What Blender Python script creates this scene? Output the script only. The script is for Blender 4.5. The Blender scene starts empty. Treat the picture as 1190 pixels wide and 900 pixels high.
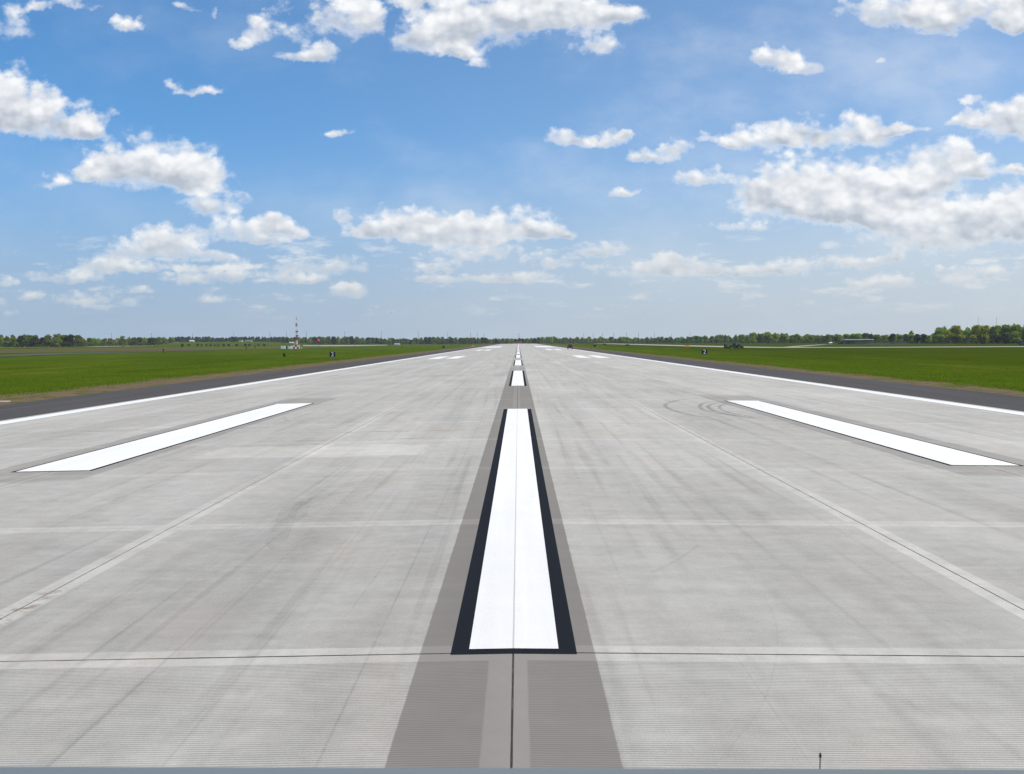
import bpy, math, random
import numpy as np
from mathutils import Vector, Matrix

random.seed(7)
RNG = np.random.default_rng(11)
R = math.radians
SC = bpy.context.scene
COL = SC.collection

# ------------------------------------------------------------------ camera
CAM_H, F_PX = 3.17, 1157.0
YAW, PITCH, ROLL = R(0.39), R(-2.62), R(0.40)
F0 = Vector((-math.sin(YAW) * math.cos(PITCH), math.cos(YAW) * math.cos(PITCH), math.sin(PITCH)))
R0 = Vector((math.cos(YAW), math.sin(YAW), 0))
U0 = R0.cross(F0)
CR = R0 * math.cos(ROLL) - U0 * math.sin(ROLL)
CU = U0 * math.cos(ROLL) + R0 * math.sin(ROLL)
CAM = Vector((0, 0, CAM_H))


def ray(px, py):
    return (F0 * F_PX + CR * (px - 595) + CU * (450 - py)).normalized()


def at(px, py, Y):
    """the place in the world at depth Y in the line of sight px, py"""
    d = ray(px, py)
    return CAM + d * (Y / d.y)


def smooth(a, b, x):
    t = min(1, max(0, (x - a) / (b - a)))
    return t * t * (3 - 2 * t)


def terrain(x, y):
    z = -0.45
    if x < -100 and y > 250:
        z += 2.0 * min(1, max(0, (-100 - x) / 260)) * min(1, max(0, (y - 280) / 400))
    if y > 850 and x < 0:
        a = x / y
        z += 3.9 * smooth(900, 1400, y) * smooth(-0.40, -0.34, a) * (1 - smooth(-0.26, -0.20, a))
    return z


XJ = -0.074
CROWN = 0.0135


def rz(x):
    return -CROWN * abs(x - XJ)


def ground(px, py):
    d = ray(px, py)
    t = CAM_H / max(1e-6, -d.z) if d.z < -1e-5 else 4000
    lo, hi = 5.0, 4000.0
    prev = 5.0
    s = 20.0
    while s < 4000:
        p = CAM + d * s
        if p.z < terrain(p.x, p.y):
            break
        prev = s
        s *= 1.01
    lo, hi = prev, s
    for _ in range(40):
        m = (lo + hi) / 2
        p = CAM + d * m
        if p.z < terrain(p.x, p.y):
            hi = m
        else:
            lo = m
    return CAM + d * hi


def foot(px, Y):
    p = at(px, 420, Y)
    return Vector((p.x, Y, terrain(p.x, Y)))


# ------------------------------------------------------------------ materials
def newmat(name):
    m = bpy.data.materials.new(name)
    m.use_nodes = True
    nt = m.node_tree
    b = nt.nodes['Principled BSDF']
    return m, nt, b


class G:
    """small helper for writing node graphs"""

    def __init__(self, nt):
        self.nt = nt

    def n(self, kind, **kw):
        nd = self.nt.nodes.new(kind)
        for k, v in kw.items():
            setattr(nd, k, v)
        return nd

    def put(self, sock, v):
        if v is None:
            return
        if hasattr(v, 'is_output') or isinstance(v, bpy.types.NodeSocket):
            self.nt.links.new(v, sock)
        else:
            sock.default_value = v

    def m(self, op, a, b=None, c=None, clamp=False):
        nd = self.n('ShaderNodeMath', operation=op, use_clamp=clamp)
        self.put(nd.inputs[0], a)
        self.put(nd.inputs[1], b)
        self.put(nd.inputs[2], c)
        return nd.outputs[0]

    def v(self, op, a, b=None, c=None):
        nd = self.n('ShaderNodeVectorMath', operation=op)
        self.put(nd.inputs[0], a)
        self.put(nd.inputs[1], b)
        if c is not None:
            self.put(nd.inputs[2], c)
        return nd.outputs['Value'] if op in ('DOT_PRODUCT', 'LENGTH') else nd.outputs[0]

    def ss(self, x, a, b, lo=0.0, hi=1.0):
        nd = self.n('ShaderNodeMapRange', interpolation_type='SMOOTHSTEP')
        for s, v in zip(nd.inputs[:5], (x, a, b, lo, hi)):
            self.put(s, v)
        return nd.outputs[0]

    def mix(self, f, a, b, mode='MIX'):
        nd = self.n('ShaderNodeMix', data_type='RGBA', blend_type=mode)
        self.put(nd.inputs[0], f)
        for s, v in ((nd.inputs[6], a), (nd.inputs[7], b)):
            if isinstance(v, (tuple, list)) and len(v) == 3:
                v = (*v, 1)
            self.put(s, v)
        return nd.outputs[2]

    def noise(self, vec, scale, detail=3, rough=0.55, dims='3D'):
        nd = self.n('ShaderNodeTexNoise', noise_dimensions=dims)
        self.put(nd.inputs['Vector'], vec)
        nd.inputs['Scale'].default_value = scale
        nd.inputs['Detail'].default_value = detail
        nd.inputs['Roughness'].default_value = rough
        return nd.outputs['Fac']

    def xyz(self, vec):
        nd = self.n('ShaderNodeSeparateXYZ')
        self.put(nd.inputs[0], vec)
        return nd.outputs

    def vec(self, x, y, z=0.0):
        nd = self.n('ShaderNodeCombineXYZ')
        for s, v in zip(nd.inputs, (x, y, z)):
            self.put(s, v)
        return nd.outputs[0]

    def grey(self, v):
        return self.vec(v, v, v)


def simple(name, rgb, rough=0.6, metal=0.0, var=0.12, scale=3.0):
    m, nt, b = newmat(name)
    g = G(nt)
    tc = g.n('ShaderNodeTexCoord').outputs['Object']
    f = g.noise(tc, scale, 4)
    col = g.mix(f, tuple(c * (1 - var) for c in rgb), tuple(min(1, c * (1 + var)) for c in rgb))
    nt.links.new(col, b.inputs['Base Color'])
    b.inputs['Roughness'].default_value = rough
    b.inputs['Metallic'].default_value = metal
    return m


def groove_bump(g, b, Y, gate, strength=0.5):
    """saw-cut drainage grooves every 38 mm across the runway"""
    saw = g.m('PINGPONG', Y, 0.0205)
    cut = g.ss(saw, 0.0035, 0.0085)          # 0 in the groove, 1 on the land
    inv = g.m('MULTIPLY', g.m('SUBTRACT', 1.0, cut), gate)
    return inv


def concrete_material():
    m, nt, b = newmat('grooved_concrete')
    g = G(nt)
    P = g.n('ShaderNodeNewGeometry').outputs['Position']
    x, y, z = g.xyz(P)
    c = g.m('SUBTRACT', x, XJ)
    fx = g.m('PINGPONG', c, 3.05)
    yy = g.m('SUBTRACT', y, 10.03)
    fy = g.m('PINGPONG', yy, 3.725)
    ix = g.m('FLOOR', g.m('DIVIDE', c, 6.1))
    iy = g.m('FLOOR', g.m('DIVIDE', yy, 7.45))
    wn = g.n('ShaderNodeTexWhiteNoise', noise_dimensions='2D')
    g.put(wn.inputs['Vector'], g.vec(ix, iy))
    slab = wn.outputs['Value']
    wn2 = g.n('ShaderNodeTexWhiteNoise', noise_dimensions='1D')
    g.put(wn2.inputs['W'], ix)
    lane = wn2.outputs['Value']
    # slow drifts of tone, wheel streaks along the runway, faint marks across it
    wob = g.m('MULTIPLY', g.m('SUBTRACT', g.noise(g.vec(g.m('MULTIPLY', x, 0.2), g.m('MULTIPLY', y, 0.06)), 1.0, 2), 0.5), 0.35)
    xs = g.m('ADD', x, wob)
    big = g.noise(g.vec(g.m('MULTIPLY', x, 0.30), g.m('MULTIPLY', y, 0.085)), 1.0, 4, 0.6)
    st1 = g.noise(g.vec(g.m('MULTIPLY', xs, 1.1), g.m('MULTIPLY', y, 0.035), 4.0), 1.0, 3, 0.55)
    st2 = g.noise(g.vec(g.m('MULTIPLY', xs, 3.6), g.m('MULTIPLY', y, 0.06), 9.0), 1.0, 2, 0.5)
    ac = g.noise(g.vec(g.m('MULTIPLY', x, 0.45), g.m('MULTIPLY', y, 2.2), 2.0), 1.0, 8, 0.74)
    mot = g.noise(g.vec(x, g.m('MULTIPLY', y, 0.8), 5.0), 2.3, 10, 0.80)
    fine = g.noise(g.vec(x, y, 1.0), 60.0, 3, 0.7)
    t = g.m('MULTIPLY', g.m('SUBTRACT', big, 0.5), 0.36)
    t = g.m('MULTIPLY_ADD', g.m('SUBTRACT', st1, 0.5), 0.34, t)
    t = g.m('MULTIPLY_ADD', g.ss(st2, 0.56, 0.72), -0.13, t)
    t = g.m('MULTIPLY_ADD', g.m('SUBTRACT', ac, 0.5), 0.34, t)
    t = g.m('MULTIPLY_ADD', g.m('SUBTRACT', mot, 0.5), 0.66, t)
    t = g.m('MULTIPLY_ADD', g.m('SUBTRACT', fine, 0.5), 0.70, t)
    t = g.m('MULTIPLY_ADD', g.m('SUBTRACT', slab, 0.5), 0.075, t)
    t = g.m('MULTIPLY_ADD', g.m('SUBTRACT', lane, 0.5), 0.09, t)
    # narrow tyre lines kept to a few tracks
    for X0, w, k in ((-1.55, 0.022, 0.16), (-2.55, 0.10, 0.08), (-2.72, 0.02, 0.12), (-3.6, 0.03, 0.13), (-4.3, 0.14, 0.09), (-4.47, 0.02, 0.13), (2.3, 0.14, 0.10), (2.18, 0.02, 0.10), (3.25, 0.12, 0.10), (4.4, 0.24, 0.09), (-8.6, 0.3, .07), (-9.9, 0.05, .10), (1.35, .04, .08), (8.2, .25, .08), (9.4, .05, .08)):
        d = g.m('ABSOLUTE', g.m('SUBTRACT', g.m('MULTIPLY_ADD', wob, 0.25, x), X0))
        line = g.m('MULTIPLY', g.ss(d, w, 0.0), g.ss(g.noise(g.vec(x, g.m('MULTIPLY', y, 0.25), X0), 1.0, 3), 0.35, 0.62))
        t = g.m('MULTIPLY_ADD', line, -k, t)
    # smooth light bands beside the joints
    off = g.m('ADD', g.m('ABSOLUTE', g.m('ADD', c, 0.05)), 0.022)       # the centre joint's band lies a little to the left
    near = g.m('LESS_THAN', g.m('ABSOLUTE', c), 1.0)
    fxb = g.m('ADD', g.m('MULTIPLY', near, off), g.m('MULTIPLY', g.m('SUBTRACT', 1.0, near), fx))
    jx = g.ss(g.m('MULTIPLY_ADD', g.m('SUBTRACT', mot, 0.5), 0.05, fxb), 0.225, 0.20)
    jy = g.ss(g.m('MULTIPLY_ADD', g.m('SUBTRACT', mot, 0.5), 0.04, fy), 0.265, 0.235)
    band = g.m('MAXIMUM', jx, jy)
    t = g.m('MULTIPLY_ADD', g.m('MULTIPLY', g.m('MAXIMUM', jx, g.m('MULTIPLY', jy, 0.7)), g.ss(mot, 0.30, 0.62, 0.4, 1.0)), 0.14, t)
    # pale slurry left from a repair
    ex = g.m('MULTIPLY_ADD', g.m('SUBTRACT', mot, 0.5), 1.4, x)
    ey = g.m('MULTIPLY_ADD', g.m('SUBTRACT', g.noise(g.vec(g.m('MULTIPLY', x, .5), y, 3), 0.9, 3), 0.5), 2.4, y)
    pa = g.m('MULTIPLY', g.m('MULTIPLY', g.ss(ex, -9.6, -9.2), g.ss(ex, -2.75, -2.85)), g.m('MULTIPLY', g.ss(ey, 28.0, 28.2), g.ss(ey, 31.3, 31.1)))
    t = g.m('MULTIPLY_ADD', pa, 0.17, t)
    dk = g.m('MULTIPLY', g.m('MULTIPLY', g.ss(ex, -6.0, -5.2), g.ss(ex, -1.6, -2.6)), g.m('MULTIPLY', g.ss(ey, 25.4, 26.0), g.ss(ey, 28.0, 27.6)))
    t = g.m('MULTIPLY_ADD', dk, -0.06, t)
    tone = g.m('ADD', 1.0, t)
    base = g.mix(big, (0.374, 0.363, 0.336), (0.422, 0.410, 0.381))
    warm = g.noise(g.vec(g.m('MULTIPLY', x, 0.5), g.m('MULTIPLY', y, 0.25), 7.0), 1.0, 3)
    base = g.mix(g.ss(warm, 0.42, 0.72, 0, 0.6), base, (0.405, 0.375, 0.330))
    base = g.mix(1.0, base, g.grey(tone), 'MULTIPLY')
    # a reddish spill on the left slab
    sp = g.m('MULTIPLY', g.ss(g.v('LENGTH', g.v('MULTIPLY', g.v('SUBTRACT', P, (-3.75, 11.3, 0)), (1.2, .7, 0))), 0.95, 0.1), g.ss(mot, 0.4, 0.62))
    base = g.mix(g.m('MULTIPLY', sp, 0.30), base, (0.34, 0.22, 0.20))
    # the darker cleaned strip under the centre line and round the two wide bars
    ca = g.m('ABSOLUTE', c)
    strip = g.ss(g.m('MULTIPLY_ADD', g.m('SUBTRACT', mot, 0.5), 0.03, g.m('ABSOLUTE', g.m('ADD', c, 0.06))), 0.900, 0.884)
    strip = g.m('MULTIPLY', strip, g.ss(y, 170.0, 60.0, 0.35, 1.0))
    bw = g.m('MULTIPLY_ADD', g.m('SUBTRACT', g.noise(g.vec(x, y, 2), 0.35, 3), 0.5), 0.40, ca)
    bar = g.m('MULTIPLY', g.m('MULTIPLY', g.ss(bw, 10.72, 10.80), g.ss(bw, 14.0, 13.9)), g.m('MULTIPLY', g.ss(ey, 23.6, 24.6), g.ss(ey, 62.0, 58.5)))
    dark = g.m('MAXIMUM', strip, g.m('MULTIPLY', bar, 0.55))
    stv = g.m('MULTIPLY_ADD', g.m('SUBTRACT', mot, 0.5), 0.25, g.m('MULTIPLY_ADD', g.m('SUBTRACT', st1, 0.5), 0.25, 1.0))
    stc = g.mix(1.0, g.mix(band, (0.215, 0.201, 0.182), (0.246, 0.231, 0.211)), g.grey(stv), 'MULTIPLY')
    base = g.mix(dark, base, stc)
    # grooves, dark with painted shade and a little grey dust; none on the smooth bands
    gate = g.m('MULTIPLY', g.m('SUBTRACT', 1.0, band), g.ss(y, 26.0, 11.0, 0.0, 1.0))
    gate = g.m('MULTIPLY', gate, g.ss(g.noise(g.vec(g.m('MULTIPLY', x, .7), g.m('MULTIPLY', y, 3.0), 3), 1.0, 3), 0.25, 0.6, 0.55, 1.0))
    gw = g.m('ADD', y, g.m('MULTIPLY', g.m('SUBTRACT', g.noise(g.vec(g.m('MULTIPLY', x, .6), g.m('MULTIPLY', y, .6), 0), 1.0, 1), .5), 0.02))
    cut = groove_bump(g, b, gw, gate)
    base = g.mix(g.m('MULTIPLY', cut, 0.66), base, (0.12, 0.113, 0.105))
    # joints: dark seal, brown with dirt on the left side
    dirt = g.noise(g.vec(x, y, 8), 1.7, 4, 0.7)
    lx = g.m('MULTIPLY_ADD', g.m('SUBTRACT', dirt, 0.5), 0.012, fx)
    wlong = g.ss(ca, 0.6, 1.2, 0.0105, 0.011)
    lj = g.m('MULTIPLY', g.ss(g.m('DIVIDE', lx, wlong), 1.25, 0.65), g.ss(dirt, 0.28, 0.5, 0.55, 1.0))
    lj = g.m('MULTIPLY', lj, g.ss(y, 160, 40, 0.0, 1.0))
    ly = g.m('MULTIPLY_ADD', g.m('SUBTRACT', dirt, 0.5), 0.018, fy)
    tj = g.m('MULTIPLY', g.ss(ly, 0.020, 0.009), g.ss(y, 12.0, 18.0, 1.0, 0.22))
    tj = g.m('MULTIPLY', tj, g.ss(y, 40, 22, 0.0, 1.0))
    jc = g.mix(g.m('MULTIPLY', g.ss(x, -3.0, -4.5), g.ss(dirt, 0.3, 0.55)), (0.045, 0.043, 0.040), (0.17, 0.125, 0.085))
    base = g.mix(g.m('MAXIMUM', lj, tj), base, jc)
    # dirt gathered along the left joint near the front
    ld = g.m('MULTIPLY', g.m('MULTIPLY', g.ss(g.m('ABSOLUTE', g.m('ADD', x, 6.13)), 0.22, 0.02), g.ss(y, 14.5, 11.5)), g.ss(g.noise(P, 5.0, 4, .7), 0.48, 0.6))
    base = g.mix(g.m('MULTIPLY', ld, 0.8), base, (0.16, 0.12, 0.085))
    # two thin dirty cracks across the left lanes
    for Y0, xa, xb in ((36.0, -7.6, -0.9), (38.6, -20, -9.5), (33.2, -9.0, -1.0)):
        d = g.m('ABSOLUTE', g.m('SUBTRACT', g.m('MULTIPLY_ADD', g.m('SUBTRACT', mot, .5), 0.25, y), Y0))
        k = g.m('MULTIPLY', g.m('MULTIPLY', g.ss(d, 0.16, 0.02), g.ss(dirt, 0.35, 0.6)), g.m('MULTIPLY', g.ss(x, xa, xa + .4), g.ss(x, xb, xb - .4)))
        base = g.mix(g.m('MULTIPLY', k, 0.55), base, (0.2, 0.16, 0.12))
    # little dark spots
    vo = g.n('ShaderNodeTexVoronoi', feature='F1')
    g.put(vo.inputs['Vector'], g.vec(x, y, 0))
    vo.inputs['Scale'].default_value = 0.42
    sc = g.xyz(vo.outputs['Color'])
    spot = g.m('MULTIPLY', g.ss(g.m('MULTIPLY_ADD', g.m('SUBTRACT', fine, 0.5), 0.03, vo.outputs['Distance']), 0.030, 0.012), g.ss(sc[0], 0.62, 0.66))
    base = g.mix(g.m('MULTIPLY', spot, 0.55), base, (0.10, 0.095, 0.09))
    nt.links.new(base, b.inputs['Base Color'])
    b.inputs['Roughness'].default_value = 1.0
    b.inputs['Specular IOR Level'].default_value = 0.06
    h = g.m('MULTIPLY_ADD', fine, 0.0015, g.m('MULTIPLY', cut, -0.004))
    bm = g.n('ShaderNodeBump')
    bm.inputs['Strength'].default_value = 0.5
    g.put(bm.inputs['Height'], h)
    nt.links.new(bm.outputs[0], b.inputs['Normal'])
    return m


def paint_material(name, rgb, worn=0.0, seam=True):
    m, nt, b = newmat(name)
    g = G(nt)
    P = g.n('ShaderNodeNewGeometry').outputs['Position']
    x, y, z = g.xyz(P)
    n1 = g.noise(g.vec(g.m('MULTIPLY', x, 3.0), g.m('MULTIPLY', y, 0.12)), 1.0, 4, 0.6)
    n2 = g.noise(P, 25.0, 4, 0.7)
    n3 = g.noise(P, 1.3, 5, 0.7)
    t = g.m('MULTIPLY_ADD', g.m('SUBTRACT', n1, .5), 0.22, 1.0)
    t = g.m('MULTIPLY_ADD', g.m('SUBTRACT', n2, .5), 0.22, t)
    t = g.m('MULTIPLY_ADD', g.m('SUBTRACT', n3, .5), 0.10, t)
    gate = g.ss(y, 26.0, 11.0)
    cut = groove_bump(g, b, y, gate)
    t = g.m('MULTIPLY_ADD', cut, -0.16, t)  # groove shade painted into the tone
    col = g.mix(1.0, rgb, g.grey(t), 'MULTIPLY')
    if seam:
        c = g.m('ABSOLUTE', g.m('SUBTRACT', g.m('MULTIPLY_ADD', g.m('SUBTRACT', n3, .5), 0.012, x), XJ))
        col = g.mix(g.m('MULTIPLY', g.ss(c, 0.013, 0.005), g.ss(y, 90, 20, 0.0, 0.55)), col, (0.28, 0.25, 0.22))
    if worn:
        w = g.ss(g.noise(g.vec(x, g.m('MULTIPLY', y, 0.3), 3), 2.2, 5, 0.75), 0.62, 0.72)
        col = g.mix(g.m('MULTIPLY', w, worn), col, (0.36, 0.35, 0.335))
    nt.links.new(col, b.inputs['Base Color'])
    b.inputs['Roughness'].default_value = 1.0
    b.inputs['Specular IOR Level'].default_value = 0.08
    bm = g.n('ShaderNodeBump')
    bm.inputs['Strength'].default_value = 0.4
    g.put(bm.inputs['Height'], g.m('MULTIPLY_ADD', n2, 0.001, g.m('MULTIPLY', cut, -0.003)))
    nt.links.new(bm.outputs[0], b.inputs['Normal'])
    return m


def asphalt_material(name, rgb):
    m, nt, b = newmat(name)
    g = G(nt)
    P = g.n('ShaderNodeNewGeometry').outputs['Position']
    x, y, z = g.xyz(P)
    n1 = g.noise(g.vec(g.m('MULTIPLY', x, 0.9), g.m('MULTIPLY', y, 0.04)), 1.0, 4, 0.6)
    n2 = g.noise(P, 4.0, 6, 0.75)
    n3 = g.noise(P, 40.0, 2, 0.7)
    t = g.m('MULTIPLY_ADD', g.m('SUBTRACT', n1, .5), 0.75, 1.0)
    t = g.m('MULTIPLY_ADD', g.m('SUBTRACT', n2, .5), 0.40, t)
    t = g.m('MULTIPLY_ADD', g.m('SUBTRACT', n3, .5), 0.40, t)
    nt.links.new(g.mix(1.0, rgb, g.grey(t), 'MULTIPLY'), b.inputs['Base Color'])
    b.inputs['Roughness'].default_value = 1.0
    b.inputs['Specular IOR Level'].default_value = 0.05
    bm = g.n('ShaderNodeBump')
    bm.inputs['Strength'].default_value = 0.5
    g.put(bm.inputs['Height'], g.m('MULTIPLY', n3, 0.006))
    nt.links.new(bm.outputs[0], b.inputs['Normal'])
    return m


def field_material():
    m, nt, b = newmat('field_grass_and_dirt')
    g = G(nt)
    P = g.n('ShaderNodeNewGeometry').outputs['Position']
    x, y, z = g.xyz(P)
    ax = g.m('ABSOLUTE', x)
    n1 = g.noise(P, 0.02, 5, 0.6)
    n2 = g.noise(g.vec(g.m('MULTIPLY', x, 0.06), g.m('MULTIPLY', y, 0.16), 2), 1.0, 5, 0.65)
    n3 = g.noise(P, 1.4, 5, 0.75)
    n4 = g.noise(P, 9.0, 4, 0.75)
    gr = g.mix(g.ss(n2, 0.3, 0.7), (0.036, 0.070, 0.0030), (0.058, 0.099, 0.0050))
    gr = g.mix(g.ss(n1, 0.4, 0.7, 0, 0.55), gr, (0.085, 0.108, 0.006))
    gr = g.mix(g.ss(n3, 0.52, 0.78, 0, 0.5), gr, (0.102, 0.122, 0.010))
    mow = g.noise(g.vec(g.m('MULTIPLY', x, 0.10), g.m('MULTIPLY', y, 0.012), 6), 1.0, 7, 0.70)
    gr = g.mix(g.ss(mow, 0.50, 0.66, 0, 0.8), gr, (0.104, 0.126, 0.014))
    gr = g.mix(g.ss(mow, 0.47, 0.34, 0, 0.75), gr, (0.026, 0.054, 0.003))
    # the sown verge by the pavement grows brighter
    edge = g.ss(g.m('MULTIPLY_ADD', g.m('SUBTRACT', n2, .5), 8, ax), 62.0, 38.0)
    gr = g.mix(g.m('MULTIPLY', edge, 0.3), gr, (0.076, 0.116, 0.006))
    # cloud shade over the right-hand field, painted in as darker green
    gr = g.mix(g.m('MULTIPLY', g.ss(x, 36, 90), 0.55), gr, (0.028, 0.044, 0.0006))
    gv = g.m('MULTIPLY_ADD', g.m('SUBTRACT', n4, .5), 1.1, g.m('MULTIPLY_ADD', g.m('SUBTRACT', n3, .5), 0.9, 1.0))
    gr = g.mix(1.0, gr, g.grey(g.m('MULTIPLY', gv, 0.94)), 'MULTIPLY')
    di = g.mix(n3, (0.100, 0.070, 0.044), (0.20, 0.150, 0.102))
    di = g.mix(g.ss(n4, 0.5, 0.7, 0, .7), di, (0.075, 0.052, 0.034))
    w = g.m('ADD', ax, g.m('ADD', g.m('MULTIPLY', g.m('SUBTRACT', n3, .5), 5.0), g.m('MULTIPLY', g.m('SUBTRACT', g.noise(P, 0.16, 4, .65), .5), 8.0)))
    lim = g.ss(x, -10, 10, 37.0, 34.9)
    bare = g.ss(g.m('SUBTRACT', w, lim), 0.6, -0.9)
    bare = g.m('MULTIPLY', bare, g.ss(g.noise(P, 0.6, 6, .75), 0.61, 0.50))
    col = g.mix(bare, gr, di)
    # thin reddish seeding grass on the far left and straw grass by the taxiway
    nt.links.new(col, b.inputs['Base Color'])
    b.inputs['Roughness'].default_value = 1.0
    b.inputs['Specular IOR Level'].default_value = 0.0
    bm = g.n('ShaderNodeBump')
    bm.inputs['Strength'].default_value = 0.8
    g.put(bm.inputs['Height'], g.m('MULTIPLY', n4, 0.05))
    nt.links.new(bm.outputs[0], b.inputs['Normal'])
    return m


def strip_material(name, a, c, sx=0.05, sy=0.2):
    m, nt, b = newmat(name)
    g = G(nt)
    P = g.n('ShaderNodeNewGeometry').outputs['Position']
    x, y, z = g.xyz(P)
    n = g.noise(g.vec(g.m('MULTIPLY', x, sx), g.m('MULTIPLY', y, sy)), 1.0, 6, 0.7)
    n2 = g.noise(P, 1.1, 5, 0.7)
    col = g.mix(g.m('MULTIPLY_ADD', g.m('SUBTRACT', n2, .5), .8, g.ss(n, 0.3, 0.7), clamp=True), a, c)
    nt.links.new(col, b.inputs['Base Color'])
    b.inputs['Roughness'].default_value = 0.95
    b.inputs['Specular IOR Level'].default_value = 0.1
    return m


def leaf_material(name, a, c):
    m, nt, b = newmat(name)
    g = G(nt)
    rpi = g.n('ShaderNodeNewGeometry').outputs['Random Per Island']
    oi = g.n('ShaderNodeObjectInfo').outputs['Random']
    col = g.mix(rpi, a, c)
    hs = g.n('ShaderNodeHueSaturation')
    g.put(hs.inputs['Hue'], g.m('MULTIPLY_ADD', oi, 0.05, 0.475))
    g.put(hs.inputs['Value'], g.m('MULTIPLY_ADD', g.m('FRACT', g.m('MULTIPLY', oi, 7.3)), 0.6, 0.7))
    hs.inputs['Saturation'].default_value = 1.0
    nt.links.new(col, hs.inputs['Color'])
    out = nt.nodes['Material Output']
    df = g.n('ShaderNodeBsdfDiffuse')
    tr = g.n('ShaderNodeBsdfTranslucent')
    nt.links.new(hs.outputs[0], df.inputs[0])
    nt.links.new(hs.outputs[0], tr.inputs[0])
    mx = g.n('ShaderNodeMixShader')
    mx.inputs[0].default_value = 0.42
    nt.links.new(df.outputs[0], mx.inputs[1])
    nt.links.new(tr.outputs[0], mx.inputs[2])
    nt.links.new(mx.outputs[0], out.inputs[0])
    nt.nodes.remove(b)
    return m


def glass_material(name, rgb=(0.02, 0.025, 0.03)):
    m, nt, b = newmat(name)
    g = G(nt)
    tc = g.n('ShaderNodeTexCoord').outputs['Object']
    nt.links.new(g.mix(g.noise(tc, 2.0), rgb, tuple(c * 1.6 for c in rgb)), b.inputs['Base Color'])
    b.inputs['Roughness'].default_value = 0.08
    return m


def rubber_mark_material(name, alpha):
    m, nt, b = newmat(name)
    g = G(nt)
    P = g.n('ShaderNodeNewGeometry').outputs['Position']
    n = g.noise(P, 3.0, 5, 0.7)
    b.inputs['Base Color'].default_value = (0.06, 0.057, 0.054, 1)
    b.inputs['Roughness'].default_value = 0.85
    g.put(b.inputs['Alpha'], g.m('MULTIPLY', g.ss(n, 0.3, 0.65, 0.3, 1.0), alpha))
    return m


M = {}
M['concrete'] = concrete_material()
M['white_paint'] = paint_material('white_runway_paint', (0.715, 0.712, 0.70), worn=0.10)
M['edge_paint'] = paint_material('edge_stripe_paint', (0.70, 0.70, 0.69), worn=0.35, seam=False)
M['black_paint'] = paint_material('blue_black_border_paint', (0.013, 0.0155, 0.020), seam=False)
M['asphalt'] = asphalt_material('shoulder_asphalt', (0.078, 0.074, 0.073))
M['road'] = asphalt_material('service_road_asphalt', (0.075, 0.085, 0.085))
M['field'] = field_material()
M['taxi'] = strip_material('taxiway_concrete', (0.30, 0.27, 0.225), (0.40, 0.365, 0.31))
M['dry'] = strip_material('reddish_dry_grass', (0.100, 0.058, 0.018), (0.068, 0.080, 0.012))
M['straw'] = strip_material('straw_grass', (0.16, 0.12, 0.06), (0.10, 0.10, 0.03))
M['pad'] = simple('pale_concrete_pad', (0.45, 0.43, 0.40), 0.9)
M['black'] = simple('black_panel_paint', (0.009, 0.009, 0.010), 0.85)
M['white'] = simple('white_enamel', (0.78, 0.78, 0.76), 0.6, var=0.05)
M['red'] = simple('aviation_red_paint', (0.42, 0.022, 0.016), 0.5)
M['dark_red'] = simple('dark_red_car_paint', (0.042, 0.008, 0.008), 0.7)
M['steel'] = simple('galvanised_steel', (0.36, 0.37, 0.38), 0.45, 0.6)
M['dim_steel'] = simple('weathered_grey_steel', (0.14, 0.15, 0.16), 0.7)
M['yellow'] = simple('sign_yellow', (0.75, 0.30, 0.02), 0.5)
M['amber'] = simple('amber_lens', (0.50, 0.20, 0.06), 0.25)
M['rubber'] = simple('tyre_rubber', (0.018, 0.018, 0.018), 0.9)
M['dark_green'] = simple('dark_machine_green', (0.010, 0.016, 0.012), 0.85)
M['maroon'] = simple('dark_maroon_paint', (0.028, 0.009, 0.009), 0.85)
M['glass'] = glass_material('tinted_glass')
M['lamp'] = simple('clear_lamp_lens', (0.75, 0.75, 0.72), 0.15)
M['bark'] = simple('grey_brown_bark', (0.075, 0.058, 0.045), 0.95)
M['wood_post'] = simple('dark_post_wood', (0.05, 0.042, 0.035), 0.9)
M['roof_grey'] = simple('house_roof_shingle', (0.16, 0.15, 0.15), 0.85)
M['cream'] = simple('pale_siding', (0.66, 0.64, 0.58), 0.7)
M['canopy'] = simple('pale_canopy_metal', (0.62, 0.64, 0.66), 0.5)
M['sock'] = simple('windsock_fabric', (0.70, 0.03, 0.02), 0.8)
M['orange'] = simple('localizer_orange', (0.55, 0.10, 0.03), 0.6)
M['leaf_a'] = leaf_material('spring_green_leaves', (0.14, 0.21, 0.018), (0.36, 0.45, 0.050))
M['leaf_b'] = leaf_material('mid_green_leaves', (0.080, 0.128, 0.024), (0.22, 0.275, 0.060))
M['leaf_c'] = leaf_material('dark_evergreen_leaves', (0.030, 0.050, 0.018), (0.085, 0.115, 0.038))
M['leaf_d'] = leaf_material('yellow_green_leaves', (0.17, 0.225, 0.016), (0.42, 0.47, 0.040))
M['skid'] = rubber_mark_material('tyre_rubber_mark', 0.26)
M['skid_thin'] = rubber_mark_material('thin_scratch', 0.075)
M['skid_faint'] = rubber_mark_material('faint_tyre_mark', 0.075)


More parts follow.
